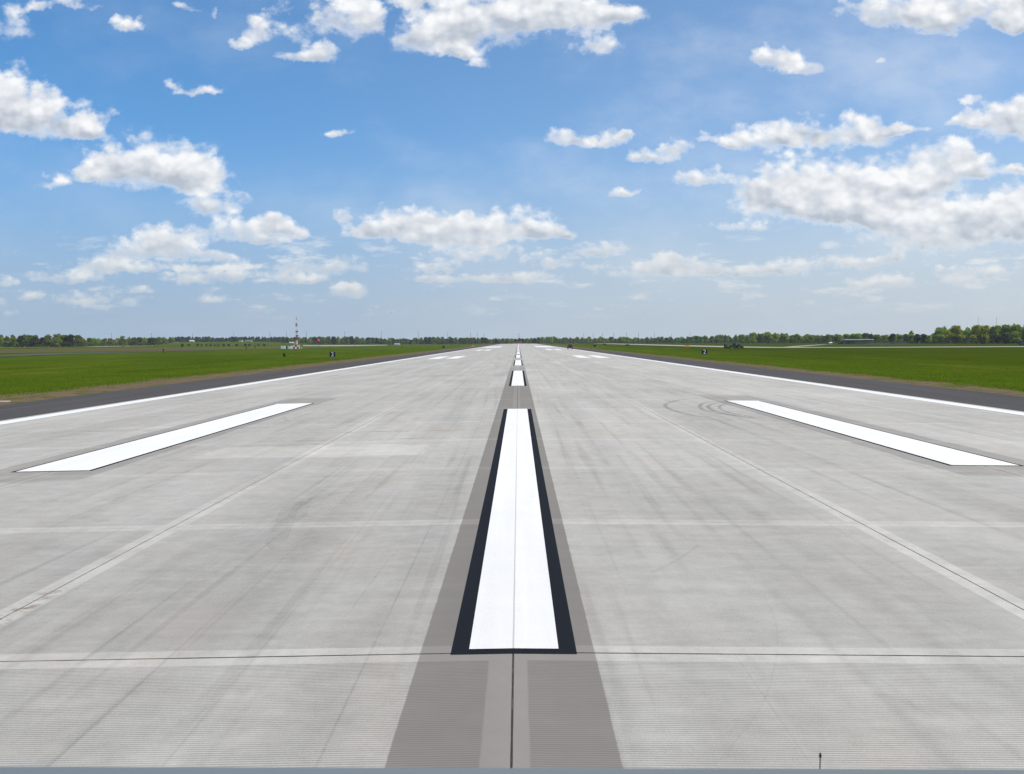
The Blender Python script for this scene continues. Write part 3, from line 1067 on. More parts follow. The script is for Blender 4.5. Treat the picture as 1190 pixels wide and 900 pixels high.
def woods(name, label, x0, x1, back, thick, frac, card, n, mat):
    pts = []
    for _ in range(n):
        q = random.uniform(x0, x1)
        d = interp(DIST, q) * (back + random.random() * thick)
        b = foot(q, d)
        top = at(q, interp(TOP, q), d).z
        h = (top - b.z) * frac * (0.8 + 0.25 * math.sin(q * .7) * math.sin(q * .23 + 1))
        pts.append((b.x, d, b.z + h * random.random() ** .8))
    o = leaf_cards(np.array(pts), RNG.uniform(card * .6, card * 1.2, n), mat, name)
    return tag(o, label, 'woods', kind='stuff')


woods('woodland', 'dense mass of green woodland behind the right tree belt', 700, 1300, 1.04, .05, .90, 1.0, 26000, M['leaf_b'])
woods('woodland', 'dense mass of green woodland behind the left tree belt', -120, 212, 1.04, .06, .92, 1.0, 16000, M['leaf_b'])
woods('woodland', 'low mass of distant woodland behind the runway end', 320, 700, 1.03, .06, .94, 1.2, 20000, M['leaf_b'])
woods('woodland', 'dark distant woodland mass on the left rise', 205, 335, 1.02, .06, .75, 1.3, 5000, M['leaf_c'])
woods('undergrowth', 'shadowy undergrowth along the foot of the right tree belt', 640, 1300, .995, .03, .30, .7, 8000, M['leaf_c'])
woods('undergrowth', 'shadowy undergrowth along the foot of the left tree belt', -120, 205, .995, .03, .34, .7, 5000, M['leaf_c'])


# ------------------------------------------------------------------ signs
def numeral(ch, size, mat, parent, loc):
    cu = bpy.data.curves.new('numeral', 'FONT')
    cu.body = ch
    cu.size = size
    cu.align_x = 'CENTER'
    cu.align_y = 'CENTER'
    cu.extrude = 0.006
    t = bpy.data.objects.new('numeral_text', cu)
    COL.objects.link(t)
    dg = bpy.context.evaluated_depsgraph_get()
    me = bpy.data.meshes.new_from_object(t.evaluated_get(dg))
    bpy.data.objects.remove(t)
    me.materials.clear()
    me.materials.append(mat)
    o = bpy.data.objects.new('numeral', me)
    COL.objects.link(o)
    o.parent = parent
    o.location = loc
    o.rotation_euler = (R(90), 0, 0)
    return o


def distance_sign(px, Y, ch, label):
    p = foot(px, Y)
    r = empty('distance_sign', p, label, 'sign', 'black distance signs beside the runway', math.atan2(-p.x, p.y) * 0)
    MB().box(0, 0, 0.86, 1.34, 0.22, 1.22, bev=0.02).build('panel', M['black'], r)
    f = MB()
    for a, b in (((-.67, .25), (.67, .25)), ((-.67, 1.47), (.67, 1.47)), ((-.67, .25), (-.67, 1.47)), ((.67, .25), (.67, 1.47))):
        f.tube([(a[0], -.12, a[1]), (b[0], -.12, b[1])], 0.022, 6)
    f.build('frame', M['dim_steel'], r)
    for s in (-1, 1):
        MB().tube([(s * .45, 0, -.1), (s * .45, 0, .26)], .04, 8).build('leg', M['steel'], r)
    MB().box(0, 0, -.02, 1.4, .5, .06, bev=.01).build('footing', M['dim_steel'], r)
    if ch:
        o = numeral(ch, 1.42, M['white'], r, (0, -.122, .86))
    return r


distance_sign(386.5, 232, '2', 'black square sign with white 2 left of the runway')
distance_sign(818.6, 232, '2', 'black square sign with white 2 right of the runway')
distance_sign(515.7, 545, None, 'small plain black sign far off beside the left runway edge')
distance_sign(691.2, 545, None, 'small plain black sign far off beside the right runway edge')


def guidance_sign(px, Y, w, h, mat, label):
    p = foot(px, Y)
    r = empty('guidance_sign', p, label, 'sign')
    MB().box(0, 0, .35 + h / 2, w, .24, h, bev=.03).build('panel', mat, r)
    MB().box(0, 0.02, .33, w + .06, .26, .07).build('frame', M['black'], r)
    for k in range(3):
        x = (k - 1) * w * .4
        MB().tube([(x, 0, -.15), (x, 0, .3)], .035, 6).build('leg', M['steel'], r)
    return r


guidance_sign(798.3, 470, 2.0, .95, M['yellow'], 'low orange yellow guidance sign before the right taxiway')
guidance_sign(729, 640, 2.7, .95, M['maroon'], 'low dark red holding sign before the right taxiway')
guidance_sign(702.6, 800, 2.6, 1.0, M['maroon'], 'farthest low dark red sign by the right edge of the runway')
guidance_sign(550, 640, 2.0, 1.0, M['yellow'], 'low orange yellow sign by the left edge far off')


# ------------------------------------------------------------------ mast and its huts
def mast():
    Y = 585
    p = foot(345.3, Y)
    r = empty('lattice_mast', p, 'tall red and white lattice mast on the left field', 'mast')
    Htot = at(345.3, 368.3, Y).z - p.z
    cuts = [(0, .254, 'white'), (.254, .42, 'red'), (.42, .51, 'white'), (.51, .57, 'red'), (.57, .70, 'white'), (.70, .79, 'red'), (.79, .89, 'white'), (.89, 1.0, 'dim_steel')]
    for a, b, m in cuts:
        f = MB()
        w = .55
        z0, z1 = a * Htot, b * Htot - 0.01
        cs = [(w * math.cos(R(90 + 120 * k)), w * math.sin(R(90 + 120 * k))) for k in range(3)]
        if a >= .88:
            f.tube([(0, 0, z0), (0, 0, z1)], [.16, .05], 8)
            f.tube([(-.5, 0, z0 + .2), (.5, 0, z0 + .2)], .05, 6)
        else:
            n = max(1, round((z1 - z0) / 1.1))
            for k in range(3):
                f.tube([(*cs[k], z0), (*cs[k], z1)], .09, 6)
                c2 = cs[(k + 1) % 3]
                for q in range(n):
                    za, zb = z0 + (z1 - z0) * q / n, z0 + (z1 - z0) * (q + 1) / n
                    f.tube([(*cs[k], za), (*c2, zb)], .05, 5)
                    f.tube([(*c2, za), (*cs[k], zb)], .05, 5)
                    f.tube([(*cs[k], zb - .03), (*c2, zb - .03)], .045, 5)
        f.build('mast_section', M[m], r)
    for zz, m in ((.41, 'dark_red'), (.54, 'red')):
        f = MB()
        f.box(.45, -.15, zz * Htot, 1.1, .5, .6, bev=.05)
        for x in (.1, .5, .8):
            f.box(x, -.5, zz * Htot, .08, .3, .55)
        f.build('antenna', M[m], r)
    lamp = MB().tube([(0, 0, Htot), (0, 0, Htot + .3)], [.14, .1], 8).build('beacon', M['red'], r)
    # checkered hut at its foot
    q = foot(343.6, Y - 3)
    h = empty('checkered_hut', q, 'small red and white checkered hut at the foot of the mast', 'hut')
    MB().box(0, 0, 1.15, 4.6, 2.6, 2.3).build('wall', M['white'], h)
    for j in range(2):
        for i in range(4):
            if (i + j) % 2 == 0:
                continue
            MB().box(-2.3 + 1.15 * (i + .5), -1.31, .02 + 1.14 * (j + .5), 1.146, .03, 1.136).build('red_panel', M['red'], h)
    for j in range(2):
        MB().box(2.31, -.65 + 1.3 * ((j + 1) % 2), .02 + 1.14 * (j + .5), .03, 1.29, 1.136).build('red_panel', M['red'], h)
    MB().box(0, 0, 2.36, 4.8, 2.8, .12, bev=.03).build('roof', M['red'], h)
    MB().box(-1.7, -1.35, 1.0, .8, .05, 1.9).build('door', M['white'], h)
    for bx, w, hh, lab in ((329.4, 2.5, 1.9, 'white equipment cabinet farthest left of the checkered hut'), (336.8, 2.0, 1.7, 'white equipment cabinet next to the checkered hut')):
        q = foot(bx, Y - 4)
        e = empty('equipment_cabinet', q, lab, 'cabinet')
        MB().box(0, 0, hh / 2, w, 1.2, hh, bev=.04).build('body', M['white'], e)
        MB().box(0, 0, hh + .05, w + .2, 1.4, .1, bev=.02).build('roof', M['steel'], e)
        for s in (-1, 1):
            MB().box(s * w * .23, -.62, hh / 2, w * .4, .04, hh * .84).build('door', M['canopy'], e)
    q = foot(333.6, Y - 2)
    e = empty('generator', q, 'dark green generator between the two white cabinets', 'generator')
    MB().box(0, 0, .75, 1.3, 1.0, 1.3, bev=.06).build('housing', M['dark_green'], e)
    MB().tube([(.3, 0, 1.4), (.3, 0, 1.95)], .06, 8).build('exhaust', M['black'], e)
    for s in (-1, 1):
        MB().box(s * .45, 0, .06, .2, 1.1, .12).build('skid', M['dim_steel'], e)
    q = foot(350.5, Y - 3)
    e = empty('cable_pedestal', q, 'short pale pedestal just right of the checkered hut', 'pedestal')
    MB().box(0, 0, .5, .5, .4, 1.0, bev=.04).build('body', M['cream'], e)
    MB().box(0, 0, 1.03, .6, .5, .07, bev=.02).build('cap', M['steel'], e)


mast()


def windsock():
    Y = 585
    p = foot(370.5, Y)
    r = empty('windsock', p, 'small red windsock on a thin pole right of the mast', 'windsock')
    H = at(370.5, 395.9, Y).z - p.z
    MB().tube([(0, 0, -.2), (0, 0, H + .3)], [.09, .05], 8).build('pole', M['dim_steel'], r)
    f = MB()
    f.tube([(0, -.25, H), (.15, -1.2, H - .1), (.3, -2.2, H - .4)], [.74, .66, .45], 14)
    f.build('sock', M['sock'], r, True)
    ring = MB()
    for k in range(14):
        a, b = 2 * math.pi * k / 14, 2 * math.pi * (k + 1) / 14
        ring.tube([(.76 * math.cos(a), -.24, H + .76 * math.sin(a)), (.76 * math.cos(b), -.24, H + .76 * math.sin(b))], .04, 5)
    ring.build('hoop', M['dim_steel'], r)


windsock()
for x_, y0_, y1_, lab in ((189.8, 406.0, 410.3, 'dark short marker post farthest left in the grass'), (286.2, 403.0, 406.6, 'dark short marker post left of the white cabinets'), (296.6, 402.0, 405.4, 'dark short marker post nearest the white cabinets')):
    p = ground(x_, y1_)
    h = (at(x_, y0_, p.y).z - p.z)
    r = empty('marker_post', p, lab, 'post', 'marker posts in the left grass')
    MB().box(0, 0, h * .5, .34, .22, h, bev=.02).build('shaft', M['wood_post'], r)
    MB().box(0, -.02, h * .87, .62, .25, h * .26, bev=.02).build('cap', M['black'], r)


# ------------------------------------------------------------------ vehicles
def wheel(parent, x, y, r, w, name='wheel'):
    o = bpy.data.objects.new(name, None)
    t = MB()
    n = 20
    prof = [(-w / 2, r * .62), (-w / 2, r * .93), (-w * .36, r), (w * .36, r), (w / 2, r * .93), (w / 2, r * .62)]
    k0 = 0
    for q in range(n):
        a = 2 * math.pi * q / n
        for px_, rr in prof:
            t.v.append((px_, rr * math.cos(a), rr * math.sin(a)))
    m = len(prof)
    for q in range(n):
        for k in range(m):
            a, b = q * m + k, q * m + (k + 1) % m
            c, d = ((q + 1) % n) * m + (k + 1) % m, ((q + 1) % n) * m + k
            t.f.append((a, b, c, d))
            t.mi.append(0)
    o = t.build(name, M['rubber'], parent, True)
    o.location = (x, y, r)
    rim = MB().tube([(-w * .38, 0, 0), (w * .38, 0, 0)], r * .63, 14).build('rim', M['dim_steel'], o)
    return o


def red_truck():
    Y = 425
    p = at(662.6, 420, Y)
    z = rz(23) + .01
    r = empty('pickup_truck', (p.x, Y, z), 'dark red pickup truck with amber roof beacon stopped on the far runway edge', 'pickup truck')
    # rear towards the camera
    MB().prism([(-2.6, .55), (-2.62, 1.15), (-2.6, 1.28), (2.5, 1.28), (2.7, 1.1), (2.72, .6), (2.6, .45), (-2.5, .45)], -1.0, 1.0).build('body', M['dark_red'], r, bevel=.05)
    MB().loft([(1.281, -.93, .93, -.35, 1.55), (1.95, -.78, .78, -.1, .95), (2.03, -.70, .70, 0, .85)]).build('cab', M['dark_red'], r, bevel=.04)
    MB().quad([(-.72, -.302, 1.42), (.72, -.302, 1.42), (.64, -.145, 1.90), (-.64, -.145, 1.90)]).build('rear_window', M['glass'], r)
    MB().quad([(-.76, 1.40, 1.42), (.76, 1.40, 1.42), (.68, 1.06, 1.88), (-.68, 1.06, 1.88)]).build('windscreen', M['glass'], r)
    MB().box(0, -2.655, .95, 1.5, .05, .55, bev=.015).build('tailgate', M['maroon'], r)
    MB().box(0, -2.72, .52, 1.9, .16, .2, bev=.03).build('rear_bumper', M['dim_steel'], r)
    for s in (-1, 1):
        MB().box(s * .88, -2.65, .98, .18, .06, .4, bev=.01).build('tail_light', M['red'], r)
        MB().box(s * .8, 2.71, .88, .3, .05, .2, bev=.01).build('headlight', M['lamp'], r)
        MB().box(s * 1.13, 1.2, 1.42, .22, .12, .2, bev=.03).build('mirror', M['black'], r)
    b = MB().box(0, .45, 2.10, 1.1, .3, .1, bev=.03).build('beacon_bar', M['black'], r)
    MB().tube([(-.2, .45, 2.15), (-.2, .45, 2.40), (-.2, .45, 2.44)], [.12, .11, .04], 10).build('beacon_lens', M['amber'], b, True)
    MB().tube([(.25, .45, 2.15), (.25, .45, 2.36), (.25, .45, 2.40)], [.12, .11, .04], 10).build('beacon_lens', M['amber'], b, True)
    for x in (-.95, .95):
        for y in (-1.6, 1.75):
            wheel(r, x, y, .40, .30)


red_truck()


def tractor(px, Y, label, rot):
    p = foot(px, Y)
    r = empty('tractor', p + Vector((0, 0, .05)), label, 'tractor', rz_=rot)
    MB().prism([(-.4, .75), (-.4, 1.2), (1.7, 1.15), (1.8, .95), (1.75, .6), (.2, .55)], -.42, .42).build('bonnet', M['maroon'], r, bevel=.05)
    MB().loft([(.8, -.75, .75, -1.3, .1), (1.5, -.75, .75, -1.35, .1), (2.0, -.62, .62, -1.2, -.05)]).build('cab', M['glass'], r, bevel=.03)
    MB().box(0, -.62, 2.07, 1.45, 1.4, .12, bev=.04).build('roof', M['black'], r)
    MB().tube([(.3, .9, 1.15), (.3, .9, 1.95)], .05, 8).build('exhaust', M['black'], r)
    MB().box(0, -.5, .65, .7, 1.4, .4, bev=.05).build('chassis', M['black'], r)
    for s in (-1, 1):
        MB().prism([(-1.5, 1.05), (-1.2, 1.4), (-.4, 1.4), (-.05, 1.05), (-.3, 1.32), (-1.2, 1.32)], s * .92 - .2, s * .92 + .2).build('mudguard', M['maroon'], r)
        wheel(r, s * .92, -.8, .72, .4)
        wheel(r, s * .62, 1.35, .42, .28)
    return r


def mower(px, Y, label, kind, rot):
    p = foot(px, Y)
    r = empty('mowing_unit', p + Vector((0, 0, .05)), label, 'mower', rz_=rot)
    if kind == 0:   # folded upright wing deck on a trailer
        MB().box(0, 0, .5, 1.5, 1.4, .25, bev=.05).build('deck', M['black'], r)
        MB().prism([(-.7, .63), (-.62, 1.45), (-.2, 1.85), (.5, 1.9), (.62, 1.2), (.6, .63)], -.62, .5).build('folded_wing', M['dark_green'], r, bevel=.04)
        MB().tube([(.2, 0, .8), (.62, .1, 1.7)], .05, 8).build('strut', M['dim_steel'], r)
    else:           # low hooded machine sloping down at one side
        MB().prism([(-1.4, .45), (-1.35, 1.3), (-1.0, 1.68), (-.5, 1.72), (.4, 1.1), (1.4, .75), (1.45, .45)], -.7, .7).build('hood', M['maroon'], r, bevel=.06)
        MB().box(0, -.95, 1.75, .5, .5, .08, bev=.03).build('seat', M['black'], r)
        MB().tube([(0, -.25, 1.45), (0, -.1, 1.75), (0, 0, 1.78)], .04, 6).build('steering_column', M['black'], r)
        MB().box(0, 1.0, .30, 1.9, 1.0, .22, bev=.05).build('deck', M['black'], r)
    for s in (-1, 1):
        wheel(r, s * .72, -.7, .42, .28)
        wheel(r, s * .72, .8, .32, .22)
    return r


mower(843.6, 418, 'dark upright folded mower leftmost of three machines near the taxiway', 0, R(12))
tractor(851.8, 418, 'dark tractor in the middle of three machines near the taxiway', R(68))
mower(859.8, 418, 'dark low hooded machine rightmost of three near the taxiway', 1, R(-82))


def car(px, Y, label, rot, mat):
    p = foot(px, Y)
    r = empty('parked_car', p + Vector((0, 0, .05)), label, 'car', 'dark cars parked by the open shelter', rot)
    MB().prism([(-2.2, .35), (-2.25, .9), (-1.9, .98), (1.1, .98), (2.15, .85), (2.25, .5), (2.1, .32)], -.88, .88).build('body', mat, r, bevel=.05)
    MB().loft([(.981, -.82, .82, -1.7, 1.0), (1.4, -.66, .66, -1.2, .3), (1.46, -.58, .58, -1.1, .15)]).build('cabin', M['glass'], r, bevel=.03)
    for s in (-1, 1):
        MB().box(s * .62, 2.22, .7, .3, .06, .16, bev=.01).build('headlight', M['lamp'], r)
        MB().box(s * .66, -2.24, .78, .3, .06, .16, bev=.01).build('tail_light', M['red'], r)
        for y in (-1.35, 1.35):
            wheel(r, s * .82, y, .34, .22)


car(984.3, 700, 'dark car parked under the front of the open shelter', R(75), M['dark_green'])
car(978.0, 715, 'dark car parked just left of the open shelter', R(60), M['black'])
car(1189.5, 470, 'dark car at the right end of the taxiway field', R(90), M['black'])


# ------------------------------------------------------------------ shelter, fence, houses
def shelter():
    Y = 730
    a, b = foot(979.5, Y), foot(1013.4, Y)
    cx = (a.x + b.x) / 2
    w = b.x - a.x
    r = empty('open_shelter', (cx, Y, a.z), 'long open shelter with a flat pale roof right of the runway', 'shelter')
    zt = at(996, 394.6, Y).z - a.z
    MB().box(0, 0, zt - .28, w, 7, .5, bev=.05).build('roof', M['canopy'], r)
    for i in range(6):
        for y in (-3, 3):
            x = -w / 2 + .6 + (w - 1.2) * i / 5
            MB().tube([(x, y, -.2), (x, y, zt - .53)], .11, 8).build('post', M['dim_steel'], r)
    MB().box(0, 3.3, (zt - .6) / 2, w - .6, .15, zt - .7).build('back_wall', M['roof_grey'], r)


shelter()


def fence():
    Y = 600
    xs = [at(q, 420, Y).x for q in (992, 1053)]
    z0 = terrain(xs[0], Y)
    r = empty('mesh_fence', ((xs[0] + xs[1]) / 2, Y, z0), 'grey chain link fence in front of the shelter and trees', 'fence')
    w = xs[1] - xs[0]
    h = at(1022, 397.2, Y).z - z0
    n = 9
    for i in range(n + 1):
        x = -w / 2 + w * i / n
        MB().tube([(x, 0, -.2), (x, 0, h + .1)], .07, 6).build('post', M['dim_steel'], r)
    f = MB()
    for k in range(4):
        f.tube([(-w / 2, 0, .1 + (h - .15) * k / 3), (w / 2, 0, .1 + (h - .15) * k / 3)], .035, 5)
    f.build('rail', M['dim_steel'], r)
    f = MB()
    for i in range(int(w / .32)):
        x = -w / 2 + i * .32
        f.tube([(x, .03, .1), (min(w / 2, x + 1.2), .03, h)], .012, 4)
        f.tube([(min(w / 2, x + 1.2), .05, .1), (x, .05, h)], .012, 4)
    f.build('mesh', M['dim_steel'], r)


fence()


def house(px, Y, w, d_, hw, hr, label, wall, roof, cat='house'):
    p = foot(px, Y)
    r = empty('house', p, label, cat)
    MB().box(0, 0, hw / 2 - .2, w, d_, hw + .4).build('wall', wall, r)
    rf = MB().prism([(-d_ / 2 - .4, hw + .02), (0, hw + hr), (d_ / 2 + .4, hw + .02)], -w / 2 - .4, w / 2 + .4).build('roof', roof, r)
    MB().box(w * .25, .6, hw + hr * .8, .6, .6, 1.4).build('chimney', M['roof_grey'], rf)
    for x in (-.32, .0, .32):
        o = MB().box(x * w, -d_ / 2 - .02, hw * .55, w * .13, .08, hw * .4).build('door' if x == 0 else 'window', M['glass'], r)
    return r


house(204.5, 1400, 6.5, 6, 2.2, 1.5, 'white house with a grey gable roof left on the distant rise', M['white'], M['roof_grey'])
house(223.5, 1400, 5.5, 6, 1.5, 1.2, 'white house with a pale roof in the middle of the distant rise', M['cream'], M['canopy'])
house(280.5, 1380, 4.6, 5, 2.0, 1.3, 'white house with a red roof at the right of the distant rise', M['white'], M['maroon'])
house(289.5, 1390, 9.5, 5, 1.3, .9, 'long low cream house right of the red roofed one', M['cream'], M['roof_grey'])
house(122.5, 915, 4.2, 5, 4.6, 1.3, 'pale roofed house half hidden in the low left belt', M['roof_grey'], M['white'])
house(133.5, 915, 5.5, 5, 3.4, 1.5, 'dark roofed grey house right of the pale roofed one', M['roof_grey'], M['roof_grey'])
house(339.5, 1300, 5.5, 5, 1.0, .8, 'pale house just left of the mast against the trees', M['canopy'], M['cream'])
house(462, 1120, 5.5, 5, 1.2, .6, 'low pale blue shed far off between mast and runway', M['canopy'], M['canopy'], 'shed')
house(965, 720, 1.7, 1.7, 1.1, .4, 'tiny white shed on the grass left of the shelter', M['white'], M['white'], 'shed')


def localizer():
    Y = 1475
    p = at(602.3, 420, Y)
    r = empty('localizer_array', (p.x, Y, -.3), 'orange red antenna array past the far runway end', 'antenna array')
    for k in range(7):
        x = -5 + 10 * k / 6
        MB().tube([(x, 0, -.2), (x, 0, 3.4)], .12, 6).build('mast', M['orange'], r)
        MB().box(x, 0, 3.0, 1.1, .4, .9, bev=.05).build('element', M['orange'], r)
    for z in (.9, 2.2):
        MB().box(0, .1, z, 10.4, .15, .35).build('rail', M['orange'], r)


localizer()

# ------------------------------------------------------------------ utility poles beyond the trees
POLES = [(130.6, 387.0), (176.5, 387.0), (224.6, 387.6), (272.4, 386.8), (314, 386.6), (333.4, 386.4), (356.6, 385.6), (401.2, 385.2), (443.4, 384.8), (486.4, 385.3), (520.6, 386.6),
         (547.2, 386.4), (554.9, 386.8), (562.6, 386.6), (603.3, 387.0), (678.4, 387.6), (689.4, 387.0), (700.4, 386.6), (713.2, 386.6), (728.3, 386.4), (742, 386.4), (760.4, 386.8), (780.4, 388), (801.8, 387.0), (1012.6, 386.0)]


def pole_proto():
    r = empty('utility_pole', (0, 0, 0), 'x', 'utility pole')
    MB().tube([(0, 0, -.05), (0, 0, 1)], [.018, .011], 8).build('shaft', M['dim_steel'], r)
    f = MB()
    for z in (.90, .96):
        f.box(0, 0, z, .11, .010, .008)
    f.build('crossarm', M['dim_steel'], r)
    f = MB()
    for z in (.90, .96):
        for x in (-.05, .05):
            f.tube([(x, 0, z + .004), (x, 0, z + .016)], .004, 6)
    f.build('insulator', M['steel'], r)
    return r


pp = pole_proto()
for i, (qx, qy) in enumerate(POLES):
    Y = 1560 if 200 < qx < 900 else (1250 if qx < 200 else 900)
    o = pp if i == 0 else copy_tree(pp)
    p = foot(qx, Y)
    h = at(qx, qy, Y).z - p.z
    o.location = p
    o.scale = (h, h, h)
    o.rotation_euler = (0, 0, R(70))
    where = ('above the left tree belt' if qx < 320 else 'around the mast above the trees' if qx < 410 else 'left of the far runway end' if qx < 600 else
             'right of the far runway end' if qx < 1000 else 'above the trees by the shelter')
    tag(o, 'thin grey utility pole rising above the treeline, ' + where, 'utility pole', 'utility poles beyond the trees')
for qx, qy in ((1136.3, 368.5), (1157.5, 368.5)):
    Y = 1900
    p = foot(qx, Y)
    h = at(qx, qy, Y).z - p.z
    r = empty('radio_mast', p, 'very thin distant radio mast above the right clump, %s of two' % ('left' if qx < 1150 else 'right'), 'radio mast')
    f = MB()
    for k in range(3):
        a = R(120 * k)
        f.tube([(.5 * math.cos(a), .5 * math.sin(a), -1), (.35 * math.cos(a), .35 * math.sin(a), h)], .07, 5)
        for q in range(22):
            b = R(120 * (k + 1))
            f.tube([(.45 * math.cos(a), .45 * math.sin(a), h * q / 22), (.45 * math.cos(b), .45 * math.sin(b), h * (q + 1) / 22)], .04, 4)
    f.build('lattice', M['steel'], r)
    MB().tube([(0, 0, h), (0, 0, h + 2)], .06, 6).build('tip', M['steel'], r)


# ------------------------------------------------------------------ light aeroplane low in the sky
def aeroplane():
    Y = 1250
    p = at(454.8, 363.6, Y)
    r = empty('light_aeroplane', p, 'small white aeroplane low in the sky left of the runway', 'aeroplane', rz_=R(172))
    f = MB()
    prof = [(-4.3, .08), (-3.0, .35), (-1.0, .72), (.6, .85), (1.8, .72), (2.9, .5), (3.3, .2)]
    f.tube([(0, y, .15 * max(0, -y) * .2) for y, q in prof], [q for y, q in prof], 12)
    f.build('fuselage', M['white'], r, True)
    for s in (-1, 1):
        MB().loft([(.72, min(0, s * 5.2), max(0, s * 5.2), -.3, 1.1), (.86, min(0, s * 5.2), max(0, s * 5.2), -.2, 1.0)]).build('wing', M['white'], r)
        MB().box(s * .95, -3.8, .35, 1.8, .8, .08, bev=.02).build('tailplane', M['white'], r)
        MB().tube([(s * .9, .3, -1.2), (s * .4, .3, -.5)], .06, 6).build('undercarriage_leg', M['steel'], r)
        wheel(r, s * .95, .3, .24, .16).location.z = -1.25
    MB().prism([(-4.3, .2), (-4.4, 2.0), (-3.8, 2.0), (-3.0, .4)], -.05, .05).build('fin', M['white'], r)
    MB().quad([(-.55, 1.72, .55), (.55, 1.72, .55), (.5, 1.25, .88), (-.5, 1.25, .88)]).build('windscreen', M['glass'], r)
    MB().box(0, 3.36, 0, 1.9, .04, .14).build('propeller', M['black'], r)


aeroplane()


# ------------------------------------------------------------------ the van the photographer stands out of
def van():
    r = empty('van', (0, -1.1, rz(0) + .005), 'pale blue grey van whose roof edge shows along the bottom', 'van')
    r.rotation_euler = (0, R(0.40), 0)
    paint = simple('pale_blue_grey_van_paint', (0.150, 0.172, 0.176), 0.42, 0.0, 0.10, 1.2)
    # front is +Y in the van's own space; the roof ends at 2.52 from its base point
    top = CAM_H - 0.55
    fy = 2.431
    prof = [(-3.0, .45), (-3.05, 1.6), (-2.95, top - .25), (-2.75, top - .03), (-2.3, top), (fy - .5, top), (fy - .12, top - .006), (fy - .03, top - .020), (fy + .02, top - .05),
            (fy + .75, 1.55), (fy + 1.0, 1.32), (fy + 1.65, 1.1), (fy + 1.75, .8), (fy + 1.75, .45)]
    body = MB().prism(prof, -0.97, 0.97).build('body', paint, r, bevel=.012)
    MB().quad([(-.85, fy + .11, top - .16 + .02), (.85, fy + .11, top - .16 + .02), (.88, fy + .73, 1.60), (-.88, fy + .73, 1.60)]).build('windscreen', M['glass'], r)
    for s in (-1, 1):
        MB().box(s * .7, fy + 1.74, .82, .36, .06, .22, bev=.02).build('headlight', M['lamp'], r)
        MB().box(s * .975, fy + .05, 1.75, .02, .8, .6).build('side_window', M['glass'], r)
        MB().box(s * 1.12, fy + .55, 1.5, .2, .12, .28, bev=.03).build('mirror', M['black'], r)
        wheel(r, s * .86, fy + .9, .36, .24)
        wheel(r, s * .86, -1.9, .36, .24)
    MB().box(0, fy + 1.76, .45, 1.9, .14, .24, bev=.04).build('front_bumper', M['black'], r)
    # whip antenna on the right front wing, its tip seen just over the roof edge
    tip = at(953.2, 879.0, 2.05)
    base = Vector((tip.x - .015, tip.y + .02, 1.30))
    loc = lambda v: Matrix.Rotation(-R(0.40), 3, 'Y') @ (v - Vector(r.location))
    ant = MB().tube([loc(base), loc(tip)], [.0018, .0012], 8).build('antenna', M['black'], r)
    MB().tube([loc(tip - Vector((0, 0, .003))), loc(tip), loc(tip + Vector((0, 0, .007)))], [.0014, .0032, .0016], 8).build('antenna_tip', M['black'], ant)


van()

# ------------------------------------------------------------------ sky with clouds
SUN_EL, SUN_AZ = R(57), R(112)     # azimuth measured from straight ahead (+Y) towards the right (+X)


